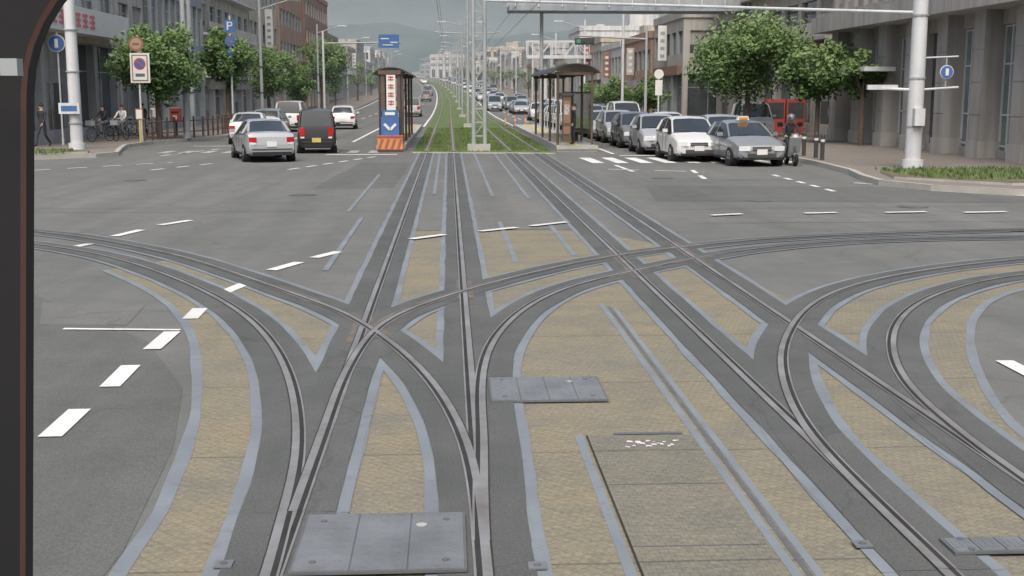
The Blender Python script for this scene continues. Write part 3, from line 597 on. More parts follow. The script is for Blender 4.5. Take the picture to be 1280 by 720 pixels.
def car_mesh(kind,paint,taxi=False):
    key=(kind,paint,taxi)
    if key in CM: return CM[key]
    L,W_,S,ws,rw,pil=SPEC[kind]; mb=MB(); hw=W_/2; k0=len(mb.v); np_=13
    for s,zb,zbelt,ztp,wf,rf in S:
        w=hw*wf; y=L/2-s; roof=ztp-zbelt>.2
        h=[(w*.80,zb),(w*.96,zb+.08),(w,zb+(zbelt-zb)*.55),(w*.965,zbelt),(w*rf+(0 if roof else .02),ztp-(.05 if roof else .012)),(w*rf*.82,ztp)]
        pts=[(-x,z) for x,z in h]+[(0,ztp+.02)]+[(x,z) for x,z in reversed(h)]
        mb.v+=[(x,y,z) for x,z in pts]
    ns=len(S)
    for i in range(ns-1):
        for j in range(np_):
            j2=(j+1)%np_; a=k0+i*np_; m=paint
            roofed=i>=ws[0] and i<rw[1]
            if j in(3,8) and roofed and i not in pil: m='glass_car'
            if i==ws[0] and j in(4,5,6,7): m='glass_car'
            if i==rw[0] and j in(4,5,6,7): m='glass_car'
            if j==12: m='rubber'
            mb.f.append((a+j,a+j2,a+np_+j2,a+np_+j)); mb.m.append(m)
    mb.f.append(tuple(k0+j for j in range(np_))); mb.m.append(paint); mb.f.append(tuple(k0+(ns-1)*np_+j for j in reversed(range(np_)))); mb.m.append(paint)
    V=lambda i,j:Vector(mb.v[k0+i*np_+j])
    for q in(4,8):
        mb.cyl(V(ws[0],q),V(ws[1],q),.035,paint,n=6); mb.cyl(V(rw[0],q),V(rw[1],q),.05,paint,n=6)
        for i in range(ws[1],rw[0]): mb.cyl(V(i,q),V(i+1,q),.022,paint,n=6)
    for q in(3,9):
        for i in range(ws[0],rw[1]): mb.cyl(V(i,q),V(i+1,q),.014,'rubber',n=5)
    for sgn in(-1,1):
        q=4 if sgn<0 else 8; b=3 if sgn<0 else 9
        mb.cyl(V(rw[0],q),V(rw[0],b),.05,paint,n=6)
    r=.30 if kind!='kei' else .27
    for s in(.78 if kind!='kei' else .55,L-(.85 if kind!='kei' else .55)):
        for sg in(-1,1):
            y=L/2-s
            mb.cyl((sg*(hw-.22),y,r),(sg*(hw+.004),y,r+.03),r*1.2,'rubber',n=20)
            mb.cyl((sg*(hw-.2),y,r),(sg*(hw+.012),y,r),r,'rubber',n=22); mb.cyl((sg*(hw),y,r),(sg*(hw+.018),y,r),r*.64,'chrome',n=16)
            mb.cyl((sg*(hw+.01),y,r),(sg*(hw+.022),y,r),r*.2,'dark_steel',n=8)
            for t in range(5):
                a=t*1.2566+.3; mb.box((sg*(hw+.0185),y+math.cos(a)*r*.42,r+math.sin(a)*r*.42),(.004,r*.16,r*.16),'dark_steel',rx=a)
    for sg in(-1,1):
        for ii in(4,5,7):
            s_=S[ii][0]; mb.box((sg*(hw*1.0+.0005),L/2-s_,.62),(.006,.012,.55),'rubber')
        mb.box((sg*hw*.97,0,.24),(.04,L*.5,.06),'rubber')
    z1=S[1][2]; yf=L/2; yr=-L/2
    for sg in(-1,1):
        mb.box((sg*hw*.66,yf-.06,z1-.04),(hw*.42,.16,.15),'lamp_clear',rz=-sg*.22); mb.box((sg*hw*.80,yf-.10,z1-.2),(.12,.08,.07),'amber')
        zr=S[-2][2]; mb.box((sg*hw*.74,yr+.06,zr-.03 if kind in('sedan','hatch') else .85),(hw*.30,.12,.16 if kind in('sedan','hatch') else .32),'tail_red',rz=sg*.18)
        mb.box((sg*hw*.74,yr+.055,(zr-.16) if kind in('sedan','hatch') else .62),(hw*.26,.12,.06),'lamp_clear',rz=sg*.18)
        mb.box((sg*(hw+.09),L/2-S[3][0]-.38,S[3][3]+.07),(.17,.09,.12),paint); mb.box((sg*hw*.99,L/2-S[5][0]+.2,S[5][2]-.12),(.03,.14,.03),paint)
        mb.box((sg*hw*.99,L/2-S[5][0]-.6,S[5][2]-.12),(.03,.14,.03),paint)
    mb.box((0,yf-.005,z1-.05),(hw*.72,.06,.12),'dark_steel'); mb.box((0,yf+.005,z1-.05),(hw*.70,.06,.02),'chrome')
    mb.box((0,yf+.005,.36),(hw*1.1,.06,.13),'dark_steel'); mb.box((0,yf+.03,.47),(.34,.025,.17),'sign_white')
    mb.box((0,yf+.0,.26),(hw*1.5,.10,.06),'rubber')
    mb.box((0,yr-.012,.62 if kind in('sedan','hatch') else .52),(.34,.04,.17),'yellow' if kind=='kei' else 'sign_white'); mb.box((0,yr+.01,.30),(hw*1.55,.08,.12),'rubber'); mb.box((0,yr+.0,.45),(hw*1.62,.06,.03),'dark_steel')
    mb.box((.15,L/2-S[3][0]-.03,S[3][3]+.045),(.6,.02,.02),'rubber',rz=.1)
    if taxi: mb.box((0,L/2-2.1,1.50),(.42,.16,.13),'sign_white',taper=.8); mb.box((0,L/2-2.0,1.50),(.3,.02,.07),'amber')
    me=mb.mesh(kind+'_car_mesh',smooth=32); CM[key]=me; return me
def car(name,kind,paint,x,y,rot=0,taxi=False):
    return inst(name,car_mesh(kind,paint,taxi),(x+cx(y),y,zt(y)+.005),math.radians(rot))
car('silver_sedan','sedan','paint_silver',-6.65,43.4,17); car('black_minivan','kei','paint_black',-5.3,49.0,5); car('white_car','hatch','paint_white',-6.95,80.5,3)
car('white_car','sedan','paint_white',-9.4,58,4); car('dark_car','hatch','paint_grey',-9.6,66,0); car('white_car','van','paint_white',-9.7,76,0)
car('silver_minivan','van','paint_silver',-3.6,121,0)
car('taxi','sedan','paint_grey',9.8,40.2,184,True); car('white_car','hatch','paint_white',8.45,42.6,181)
q=['paint_silver','paint_gunmetal','paint_silver','paint_lightblue','paint_bluegreen','paint_silver','paint_white','paint_silver','paint_white','paint_grey']
ks=['hatch','hatch','hatch','sedan','kei','sedan','van','hatch','sedan','hatch']
y=47.5
for i in range(10):
    car(q[i].replace('paint_','')+'_car',ks[i],q[i],8.15-.03*i,y,180+r.uniform(-1,1)); y+=5.3
car('silver_car','hatch','paint_silver',10.45,46.0,180); car('white_car','sedan','paint_white',10.4,57.5,180); car('white_minivan','van','paint_white',10.3,71,180); car('silver_car','sedan','paint_silver',10.4,83,180)
for i in range(60):
    y=104+i*6.6+r.uniform(-1,1); x=r.choice([5.4,7.7,7.7,10.2]); car('distant_car',r.choice(['hatch','kei','sedan','van']),r.choice(['paint_white','paint_white','paint_silver','paint_white','paint_lightblue','paint_grey']),x,y,180)
for i in range(8): 
    y=150+i*41; car('distant_car',r.choice(['hatch','kei','sedan']),r.choice(['paint_white','paint_silver','paint_grey']),r.choice([-3.4,-6.4,-9.6]),y,0)
car('white_minivan','van','paint_white',16.2,64,175)

# ------------------------------------------------------------------ poles and signs
def pole(name,x,y,h,r0,m,extra=None,base=True,n=16,z=.14):
    mb=MB(); mb.cyl((0,0,0),(0,0,h),r0,m,r0*.85,n=n)
    if base: mb.cyl((0,0,0),(0,0,.25),r0*1.35,m,n=n)
    if extra: extra(mb)
    return mb.split(name,(x,y,z),smooth=40)
def ex(mb):
    mb.box((-.12,-.32,1.6),(.8,.12,.42),'white_steel'); mb.box((-.12,-.385,1.6),(.6,.02,.2),'sign_blue')
    for z in(1.0,3.0,4.6): mb.cyl((0,0,z),(0,0,z+.05),.28,'grey_steel')
    mb.cyl((0,0,7),(3.5,-.4,7.6),.07,'white_steel')
pole('utility_pole',-14.67,48.5,9.5,.24,'white_steel',ex)
def ex(mb):
    for z in(1.2,2.6,4.4): mb.cyl((0,0,z),(0,0,z+.05),.255,'grey_steel')
    mb.cyl((-.2,0,4.5),(-12.2,12.9,5.75),.05,'white_steel')
    mb.cyl((0,0,2.28),(1.25,0,2.36),.035,'white_steel'); mb.cyl((0,0,2.28),(-1.3,.05,2.34),.045,'white_steel'); mb.cyl((0,0,3.2),(1.2,0,3.25),.025,'white_steel')
    mb.box((-1.0,.05,2.36),(.9,.1,.14),'white_steel'); mb.cyl((.86,0,2.36),(.86,0,3.2),.025,'grey_steel')
    mb.cyl((.86,-.06,2.8),(.86,-.03,2.8),.2,'sign_white',n=24); mb.cyl((.86,-.075,2.8),(.86,-.055,2.8),.18,'sign_blue',n=24)
    mb.box((.86,-.085,2.8),(.09,.012,.2),'sign_white'); mb.box((0,-.3,1.5),(.3,.2,.5),'white_steel')
pole('utility_pole',13.69,35,9.5,.235,'white_steel',ex)
def ex(mb):
    mb.cyl((.45,0,0),(.45,0,10.3),.085,'grey_steel')
    for k in range(18): mb.box((.225,0,.6+k*.54),(.42,.05,.05),'grey_steel'); mb.box((.225,0,.87+k*.54),(.6,.03,.03),'grey_steel',ry=.95*(1 if k%2 else -1))
    mb.box((.2,0,.1),(.9,.7,.35),'concrete')
    for s in(-1,1): mb.cyl((.22,0,6.3),(.22+s*2.3,0,6.35),.045,'grey_steel'); mb.cyl((.22,0,7.3),(.22+s*2.2,0,6.4),.02,'grey_steel')
pole('catenary_pole',.98,48.3,10.3,.085,'grey_steel',ex,z=.04)
def ex(mb):
    for s in(-1,1):
        mb.cyl((0,0,6.2),(s*2.2,0,6.3),.04,'grey_steel'); mb.cyl((0,0,7.2),(s*2.0,0,6.32),.018,'grey_steel'); mb.cyl((s*1.62,0,5.3),(s*1.62,0,6.25),.015,'grey_steel')
        mb.cyl((0,0,8.6),(s*1.6,0,8.9),.04,'grey_steel'); mb.box((s*1.9,0,8.92),(.8,.3,.12),'white_steel')
    mb.box((0,0,.1),(.6,.6,.3),'concrete')
for y in range(82,560,34): pole('catenary_pole',1.28+cx(y),y,9.2,.10,'grey_steel',ex,z=zt(y)+.04)
mb=MB()
for x in(-.36,2.95):
    for z in(5.25,6.1):
        pts=[(x,-6,z),(x,48,z)]+[(x+cx(y),y,zt(y)+z) for y in range(82,560,34)]
        mb.tube(pts,.008,'dark_steel',n=4)
mb.obj('overhead_wires')
def ex(mb):
    mb.cyl((0,0,8.3),(2.2,0,9.0),.05,'grey_steel'); mb.box((2.6,0,9.05),(.9,.3,.13),'white_steel')
    for z in(2.2,4.1): mb.cyl((0,0,z),(0,0,z+.06),.2,'dark_steel')
pole('street_lamp',-14.6,70,9.2,.15,'grey_steel',ex); pole('street_lamp',-14.0,92,9.2,.13,'grey_steel',ex)
for y in(128,165,205,250,300,360): pole('street_lamp',-13.6+cx(y),y,9.2,.11,'grey_steel',ex,z=zt(y)+.1)
def ex(mb):
    mb.cyl((0,0,8.3),(-2.2,0,9.0),.05,'grey_steel'); mb.box((-2.6,0,9.05),(.9,.3,.13),'white_steel')
for y in(92,118,150,190,230,280,340): pole('street_lamp',13.2+cx(y),y,9.2,.11,'white_steel',ex,z=zt(y)+.1)
for x,y in((12.5,72),): pole('bus_stop_pole',x,y,3.4,.05,'white_steel',lambda mb:(mb.cyl((0,-.05,3.3),(0,0,3.3),.28,'sign_white',n=20),mb.box((0,-.04,2.5),(.42,.03,.9),'sign_white')))
def ex(mb):
    mb.box((.08,-.09,3.32),(.88,.05,1.34),'sign_white'); mb.box((.08,-.12,3.32),(.72,.012,1.18),'sign_brown'); mb.box((.08,-.128,3.32),(.62,.012,1.08),'sign_white')
    mb.cyl((.08,-.137,3.5),(.08,-.13,3.5),.27,'sign_red',n=24); mb.cyl((.08,-.142,3.5),(.08,-.134,3.5),.21,'sign_blue',n=24); mb.box((.08,-.147,3.5),(.46,.008,.06),'sign_red',ry=.78)
    mb.box((.08,-.137,3.0),(.42,.01,.14),'cast_plate_dark')
    mb.cyl((-.05,-.12,4.40),(-.05,-.07,4.40),.34,'sign_brown',n=24); mb.cyl((-.05,-.13,4.40),(-.05,-.115,4.40),.25,'w_orange',n=24); mb.box((-.05,-.137,4.40),(.3,.01,.1),'sign_brown')
pole('no_parking_sign',-14.15,56.6,4.8,.045,'white_steel',ex)
def ex(mb):
    mb.cyl((0,-.12,4.25),(0,-.08,4.25),.36,'sign_white',n=24); mb.cyl((0,-.135,4.25),(0,-.115,4.25),.33,'sign_blue',n=24); mb.box((0,-.14,4.25),(.14,.01,.36),'sign_white')
pole('pedestrian_way_sign',-16.4,52.3,4.7,.04,'white_steel',ex)
def ex(mb):
    mb.box((0,-.1,6.2),(.62,.04,.72),'sign_blue'); mb.box((-.12,-.127,6.2),(.08,.01,.5),'sign_white')
    for zz in(6.4,6.2): mb.box((.02,-.127,zz),(.24,.01,.07),'sign_white')
    mb.box((.13,-.127,6.3),(.07,.01,.2),'sign_white')
    mb.cyl((0,-.12,5.3),(0,-.08,5.3),.32,'sign_blue',n=20); mb.box((0,-.13,5.3),(.4,.01,.09),'sign_red',ry=.78); mb.box((0,-.1,4.6),(.5,.03,.4),'sign_blue')
pole('parking_sign',-13.2,75,6.8,.06,'white_steel',ex)
def ex(mb):
    mb.cyl((0,0,7.4),(8.0,0,7.6),.08,'grey_steel'); mb.cyl((0,0,6.9),(8.0,0,7.05),.05,'grey_steel')
    mb.box((6.6,-.14,7.40),(2.9,.08,1.35),'sign_violet'); mb.box((6.2,-.19,7.5),(1.2,.02,.18),'sign_white'); mb.box((7.0,-.19,7.1),(1.4,.02,.14),'sign_white')
pole('road_guide_sign',-12.8,60,8.1,.14,'grey_steel',ex)
def ex(mb):
    mb.cyl((0,0,6.9),(7.6,0,7.0),.08,'grey_steel'); mb.box((6.4,-.14,7.1),(2.0,.08,1.3),'sign_blue')
    for a,b,c,d in((6.0,7.35,.8,.10),(6.9,7.0,.7,.10),(6.3,6.75,1.0,.08)): mb.box((a,-.19,b),(c,.02,d),'sign_white')
pole('road_guide_sign',-12.2,120,8.1,.12,'white_steel',ex,z=.2)
def ex(mb):
    mb.cyl((0,0,5.6),(-4.4,0,5.8),.06,'grey_steel'); mb.box((-4.0,-.05,5.45),(1.25,.2,.42),'dark_steel')
    for i,m in enumerate(('sign_green','amber','tail_red')): mb.cyl((-4.4+i*.4,-.2,5.45),(-4.4+i*.4,-.14,5.45),.14,m if i==0 else 'dark_steel',n=16)
pole('traffic_light',12.7,78,6.4,.10,'grey_steel',ex)
mb=MB(); F=[(-14.0,56.5),(-13.3,59.5),(-12.5,62.3),(-12.2,66),(-12.2,72),(-12.2,79)]
for a,b in zip(F,F[1:]):
    a=Vector(a);b=Vector(b); n=max(2,int((b-a).length/.75))
    for i in range(n):
        p=a.lerp(b,i/n); mb.cyl((*p,.14),(*p,1.12),.05,'brown_steel',n=8); mb.sphere((*p,1.14),.06,'brown_steel',8,5)
    for z in(.45,.98): mb.cyl((*a,z),(*b,z),.025,'brown_steel',n=6)
mb.obj('railing')
mb=MB(); F=[(12.2,44.5),(12.25,52),(12.3,60),(12.3,76)]
for a,b in zip(F,F[1:]):
    a=Vector(a);b=Vector(b); n=int((b-a).length/1.)
    for i in range(n): p=a.lerp(b,i/n); mb.cyl((*p,.14),(*p,.95),.045,'brown_steel',n=8)
    for z in(.45,.85): mb.cyl((*a,z),(*b,z),.025,'brown_steel',n=6)
mb.obj('railing')
for x,y in((12.35,39.4),(12.5,40.6),(12.5,42.0)):
    m=MB(); m.cyl((0,0,0),(0,0,.8),.07,'dark_steel',n=12); m.sphere((0,0,.8),.07,'dark_steel',12,4,z0=0); m.cyl((0,0,.6),(0,0,.68),.075,'sign_white',n=12); m.obj('bollard',(x,y,.14))
m=MB(); m.cyl((0,0,0),(0,0,1.0),.05,'yellow',n=10); m.box((0,0,1.25),(.34,.1,.5),'sign_brown'); m.box((0,-.055,1.25),(.26,.01,.4),'sign_white'); m.split('notice_post',(-13.9,55.3,.14))
m=MB(); m.cyl((0,0,0),(0,0,.7),.06,'dark_steel'); m.box((0,0,1.05),(.5,.45,.7),'sign_red'); m.box((0,-.23,1.22),(.36,.03,.06),'rubber'); m.box((0,0,1.43),(.54,.49,.06),'sign_red',taper=.8); m.box((0,-.23,.95),(.2,.02,.2),'sign_white'); m.split('post_box',(-14.1,63.5,.14))
m=MB()
for i,c in enumerate(('sign_red','sign_red')):
    m.box((i*1.1,0,.93),(1.02,.75,1.85),c); m.box((i*1.1,-.38,1.25),(.85,.03,.85),'glass_dark'); m.box((i*1.1+.25,-.39,.5),(.3,.02,.2),'rubber')
m.split('vending_machine',(17.9,66,.14))

# ------------------------------------------------------------------ tram stop
m=MB()
m.box((0,0,.33),(1.0,.5,.66),'orange')
for i in range(4): m.box((-.37+i*.25,-.255,.33),(.10,.012,.40),'sign_brown',ry=.35)
m.box((0,-.26,.62),(1.02,.03,.08),'sign_red'); m.box((0,-.26,.06),(1.02,.03,.1),'dark_steel')
m.box((0,.05,1.02),(.72,.3,.72),'sign_blue'); 
for s in(-1,1): m.box((s*.12,-.11,1.0),(.32,.02,.10),'sign_white',ry=s*-.8)
m.box((.0,.05,1.52),(.62,.28,.28),'sign_blue'); m.box((0,-.10,1.52),(.4,.015,.12),'sign_white')
m.box((.05,.05,2.35),(.36,.2,1.38),'sign_white')
for q in range(4):
    m.box((.05,-.06,1.9+q*.32),(.22,.015,.04),'sign_red'); m.box((.05,-.06,2.0+q*.32),(.22,.015,.04),'sign_red'); m.box((.05,-.0605,1.95+q*.32),(.04,.015,.18),'sign_red')
for s in(-.40,.40): m.cyl((s,.1,.6),(s,.1,3.3),.05,'dark_steel')
m.box((0,.08,3.14),(.9,.22,.16),'brown_steel'); m.box((-.28,.08,2.4),(.16,.1,1.5),'brown_steel'); m.box((.34,.1,2.4),(.12,.1,1.5),'brown_steel')
m.split('tram_stop_sign_tower',(-2.35,48.6,0))
def shelter(name,x0,x1,y0,y1,person_side=1,roofl=14):
    m=MB(); xc=(x0+x1)/2; w=x1-x0
    m.box((xc,(y0+y1)/2,.11),(w,y1-y0,.22),'concrete'); m.box((xc,y0-.01,.16),(w+.04,.06,.16),'kerb_stone')
    m.box((xc,(y0+y1)/2,.225),(.35,y1-y0-.4,.012),'yellow')
    ya,yb=y0+.8,y0+roofl; N=10
    for i in range(N):
        a0=math.pi*(.12+.76*i/N);a1=math.pi*(.12+.76*(i+1)/N); R_=(w/2+.15)/math.cos(math.pi*.12)
        p=lambda a,y,d=0:(xc-(R_+d)*math.cos(a),y,2.92+ (R_+d)*math.sin(a)*.55)
        m.poly([p(a0,ya),p(a1,ya),p(a1,yb),p(a0,yb)],'brown_steel'); m.poly([p(a0,ya,.06),p(a1,ya,.06),p(a1,yb,.06),p(a0,yb,.06)],'dark_steel')
        m.poly([p(a0,ya),p(a1,ya),p(a1,ya,.06),p(a0,ya,.06)],'dark_steel')
    for yy in (ya+.3,ya+4.2,ya+8.4,yb-.3):
        for xx in(x0+.12,x1-.12): m.cyl((xx,yy,.2),(xx,yy,3.15),.055,'brown_steel')
        m.box((xc,yy,3.12),(w,.1,.12),'brown_steel')
    bx=x1-.1 if person_side>0 else x0+.1
    for k in range(3):
        m.box((bx,ya+2.2+k*4.1,1.5),(.03,3.5,1.6),'glass_dark'); m.box((bx,ya+2.2+k*4.1,.65),(.06,3.6,.08),'brown_steel'); m.box((bx,ya+2.2+k*4.1,2.35),(.06,3.6,.08),'brown_steel')
    m.box((bx-.3*person_side,ya+6,.65),(.4,4,.05),'w_brown'); 
    for yy in(4.3,7.7): m.box((bx-.3*person_side,ya+yy,.43),(.3,.06,.4),'dark_steel')
    for yy in range(int(y1-yb)//2): m.cyl((bx,yb+yy*2,.2),(bx,yb+yy*2,1.2),.03,'white_steel')
    m.cyl((bx,yb,1.15),(bx,y1-.5,1.15),.03,'white_steel'); m.cyl((bx,yb,.7),(bx,y1-.5,.7),.02,'white_steel')
    return m.split(name,names={'concrete':'platform','brown_steel':'frame','dark_steel':'roof','glass_dark':'windscreen'})
shelter('tram_stop_shelter',-2.95,-1.8,49.4,82,-1,13.5)
shelter('tram_stop_shelter',4.35,6.0,48.6,82,1)
m=MB(); m.box((0,0,1.1),(.34,.3,1.8),'brown_steel'); m.box((0,-.16,1.35),(.26,.02,.9),'sign_brown'); m.box((0,-.172,1.45),(.2,.01,.4),'worn_paint'); m.box((0,-.16,.62),(.26,.02,.3),'sign_brown'); m.box((0,0,2.06),(.42,.38,.12),'dark_steel'); m.split('timetable_board',(4.75,48.9,.22))
m=MB()
for i in range(3): m.cyl((i*.7,0,0),(i*.7,0,.8),.05,'orange',n=10); m.cyl((i*.7,0,.35),(i*.7,0,.5),.053,'sign_white',n=10); m.cyl((i*.7,0,0),(i*.7,0,.04),.16,'rubber',n=12)
m.split('delineator_post',(3.9,84,.05))

# footbridge / overhead structures
m=MB(); m.box((16,82,7.85),(24,3.2,.35),'w_bluegrey'); 
for yy in(80.5,83.5): m.box((16,yy,8.45),(24,.15,.85),'grey_steel')
for k in range(16): m.box((4.4+k*1.54,80.35,8.4),(.08,.08,1.0),'white_steel')
m.cyl((20.2,80.4,.1),(20.2,80.4,7.6),.42,'grey_steel',n=20); m.cyl((6.25,82,.1),(6.25,82,7.65),.12,'grey_steel',n=16)
m.split('footbridge',names={'w_bluegrey':'deck','grey_steel':'girders_and_piers','white_steel':'railing_posts'})
m=MB(); zb=zt(150)
m.box((18,150,zb+6.4),(17,2.6,.4),'white_steel')
for yy in(148.8,151.2):
    m.box((18,yy,zb+8.3),(17,.12,.14),'white_steel')
    for k in range(12): m.box((9.7+k*1.5,yy,zb+7.4),(.1,.1,1.9),'white_steel'); 
    for k in range(11): m.box((10.45+k*1.5,yy,zb+7.4),(.08,.08,2.3),'white_steel',ry=.66*(1 if k%2 else -1))
for xx in(11.9,25.5): m.cyl((xx,150,zb),(xx,150,zb+6.3),.3,'white_steel')
m.split('footbridge',names={'white_steel':'truss'})

# ------------------------------------------------------------------ people
def human(name,loc,rz,top='cloth_dark',bot='cloth_navy',pose='stand',h=1.7,female=False):
    s=h/1.7
    J={'pel':(0,0,.92),'sp':(0,.01,1.10),'ch':(0,0,1.30),'nk':(0,0,1.45),'hd':(0,.02,1.56),'ht':(0,.02,1.64)}
    R_={'pel':.135,'sp':.12,'ch':.145,'nk':.055,'hd':.085,'ht':.075}
    if pose=='stand': A={'sh':(.17,0,1.39),'el':(.22,-.02,1.12),'wr':(.22,.08,.88),'hip':(.09,0,.88),'kn':(.10,.03,.48),'an':(.10,0,.08),'to':(.11,.16,.04)}; B=dict(A)
    elif pose=='walk':
        A={'sh':(.17,0,1.39),'el':(.22,-.12,1.13),'wr':(.20,-.10,.90),'hip':(.09,0,.88),'kn':(.09,.20,.50),'an':(.09,.30,.09),'to':(.10,.46,.07)}
        B={'sh':(.17,0,1.39),'el':(.22,.08,1.13),'wr':(.20,.24,.93),'hip':(.09,0,.88),'kn':(.09,-.04,.47),'an':(.09,-.34,.14),'to':(.10,-.22,.04)}
    else: # ride
        for k in('sp','ch','nk','hd','ht'): x,y,z=J[k]; J[k]=(x,y+(z-.92)*.22,z)
        A={'sh':(.17,.10,1.38),'el':(.25,.26,1.15),'wr':(.24,.50,1.04),'hip':(.09,0,.89),'kn':(.12,.40,.72),'an':(.12,.30,.30),'to':(.12,.45,.26)}; B=dict(A,kn=(.12,.42,.86),an=(.12,.36,.42),to=(.12,.5,.38))
    RR={'sh':.062,'el':.042,'wr':.028,'hip':.085,'kn':.058,'an':.04,'to':.035}
    V=[];E=[];Rd=[];ix={}
    def add(k,p,r,par):
        ix[k]=len(V); V.append(tuple(c*s for c in p)); Rd.append(r*s)
        if par: E.append((ix[par],ix[k]))
    par=None
    for k in('pel','sp','ch','nk','hd','ht'): add(k,J[k],R_[k],par); par=k
    for sg,Q in((1,A),(-1,B)):
        t='L' if sg>0 else 'R'; par='ch'
        for k in('sh','el','wr'): add(t+k,(sg*Q[k][0],Q[k][1],Q[k][2]),RR[k],par); par=t+k
        par='pel'
        for k in('hip','kn','an','to'): add(t+k,(sg*Q[k][0],Q[k][1],Q[k][2]),RR[k],par); par=t+k
    me=bpy.data.meshes.new('sk'); me.from_pydata(V,E,[]); o=bpy.data.objects.new('sk',me); COL.objects.link(o)
    md=o.modifiers.new('s','SKIN'); 
    for i,d in enumerate(me.skin_vertices[0].data): d.radius=(Rd[i],Rd[i]*(.72 if i in(ix['ch'],ix['pel'],ix['sp']) else 1)); d.use_root=(i==0)
    sb=o.modifiers.new('u','SUBSURF'); sb.levels=2; sb.render_levels=2
    dg=bpy.context.evaluated_depsgraph_get(); m2=bpy.data.meshes.new_from_object(o.evaluated_get(dg)); bpy.data.objects.remove(o)
    e=bpy.data.objects.new(name,None); e.location=loc; e.rotation_euler=(0,0,rz); COL.objects.link(e)
    m2.materials.clear(); ms=['skin',top,bot,'shoe']
    for k in ms: m2.materials.append(MATS[k])
    names=list(ix)
    segs=[(Vector(V[a]),Vector(V[b]),names[b]) for a,b in E]
    def near(p):
        best=9;bk=''
        for a,b,k in segs:
            ab=b-a; t=max(0,min(1,(p-a).dot(ab)/max(1e-9,ab.length_squared))); d=(p-a-ab*t).length
            if d<best: best=d;bk=k
        return bk
    for pl in m2.polygons:
        k=near(pl.center); pl.use_smooth=True
        pl.material_index=0 if k in('hd','ht') else 1 if k in('sp','ch','nk','Lsh','Rsh','Lel','Rel','Lwr','Rwr') else 3 if k in('Lto','Rto') else 2
    b=bpy.data.objects.new('body',m2); COL.objects.link(b); b.parent=e
    q=MB(); hx,hy,hz=[c*s for c in J['hd']]
    q.sphere((hx,hy-.018*s,hz+.035*s),.104*s,'hair',14,8,(.88,1.0,1.05),-.15,1)
    if female: q.sphere((hx,hy-.05*s,hz-.03*s),.09*s,'hair',12,8,(.95,.7,1.3))
    q.cyl((hx,hy+.085*s,hz+.02*s),(hx,hy+.115*s,hz-.012*s),.010*s,'skin',.016*s,n=8)
    for sg in(-1,1):
        q.sphere((hx+sg*.032*s,hy+.086*s,hz+.022*s),.011*s,'sign_white',8,5); q.sphere((hx+sg*.032*s,hy+.094*s,hz+.022*s),.006*s,'hair',6,4)
        q.sphere((hx+sg*.086*s,hy,hz+.01*s),.022*s,'skin',8,5,(.4,.8,1.2))
    q.box((hx,hy+.088*s,hz-.042*s),(.045*s,.012*s,.010*s),'sign_red')
    for sg,Q in((1,A),(-1,B)):
        w=Vector((sg*Q['wr'][0],Q['wr'][1],Q['wr'][2]))*s; el=Vector((sg*Q['el'][0],Q['el'][1],Q['el'][2]))*s; d=(w-el).normalized(); side=Vector((0,1,0)) if abs(d.y)<.7 else Vector((1,0,0)); side=(side-d*side.dot(d)).normalized(); nn=d.cross(side)
        q.cyl(w,w+d*.085*s,.024*s,'skin',.036*s,n=8)
        for k in range(4):
            b0=w+d*.08*s+side*(k-1.5)*.019*s; l=(.062,.072,.068,.052)[k]*s; b1=b0+d*l*.55; b2=b1+(d*.7-nn*sg*.7).normalized()*l*.5
            q.cyl(b0,b1,.009*s,'skin',.008*s,n=6); q.cyl(b1,b2,.008*s,'skin',.006*s,n=6)
        b0=w+d*.03*s+side*.03*s; b1=b0+(d+side*.8).normalized()*.035*s; q.cyl(b0,b1,.011*s,'skin',.009*s,n=6); q.cyl(b1,b1+d*.03*s,.009*s,'skin',.007*s,n=6)
    q.obj('head_and_hands',parent=e,smooth=50)
    return e
human('pedestrian',(-16.6,50.4,.14),math.radians(160),'cloth_dark','cloth_dark','walk',1.76)
human('pedestrian',(-15.8,66,.14),math.radians(-160),'cloth_white','cloth_grey','walk',1.65,True)
human('pedestrian',(-15.3,61.5,.14),math.radians(175),'cloth_dark','cloth_navy','walk',1.7)
human('waiting_passenger',(5.15,49.8,.23),math.radians(95),'cloth_dark','cloth_dark','stand',1.68)
human('waiting_passenger',(5.3,55,.23),math.radians(100),'cloth_navy','cloth_grey','stand',1.6,True)
def bike(name,loc,rz,c='dark_steel'):
    m=MB()
    for y in(-.52,.55):
        m.torus((0,y,.33),(1,0,0),.31,.018,'rubber',24,6); m.cyl((-.03,y,.33),(.03,y,.33),.03,'chrome')
        for k in range(10): a=k*math.pi/5; m.cyl((0,y,.33),(0,y+math.cos(a)*.3,.33+math.sin(a)*.3),.003,'chrome',n=3)
    P={'h':(0,-.52,.33),'f':(0,.55,.33),'bb':(0,-.08,.30),'st':(0,-.2,.80),'hd':(0,.38,.85),'hb':(0,.36,1.03)}
    for a,b in(('h','bb'),('bb','st'),('h','st'),('bb','hd'),('st','hd'),('f','hd'),('hd','hb')): m.cyl(P[a],P[b],.016,c,n=7)
    m.cyl((-.27,.26,1.04),(.27,.26,1.04),.013,'chrome',n=6); m.cyl((-.27,.26,1.04),(0,.36,1.03),.012,'chrome',n=6); m.cyl((.27,.26,1.04),(0,.36,1.03),.012,'chrome',n=6)
    m.sphere((0,-.22,.84),.11,'rubber',10,6,(.7,1.2,.35)); m.box((0,.62,.85),(.34,.26,.22),'grey_steel'); m.cyl((-.14,-.08,.30),(.14,-.08,.30),.015,'chrome'); m.cyl((.02,-.08,.3),(.035,-.08,.3),.1,'chrome',n=14)
    return m.split(name,loc,rz)
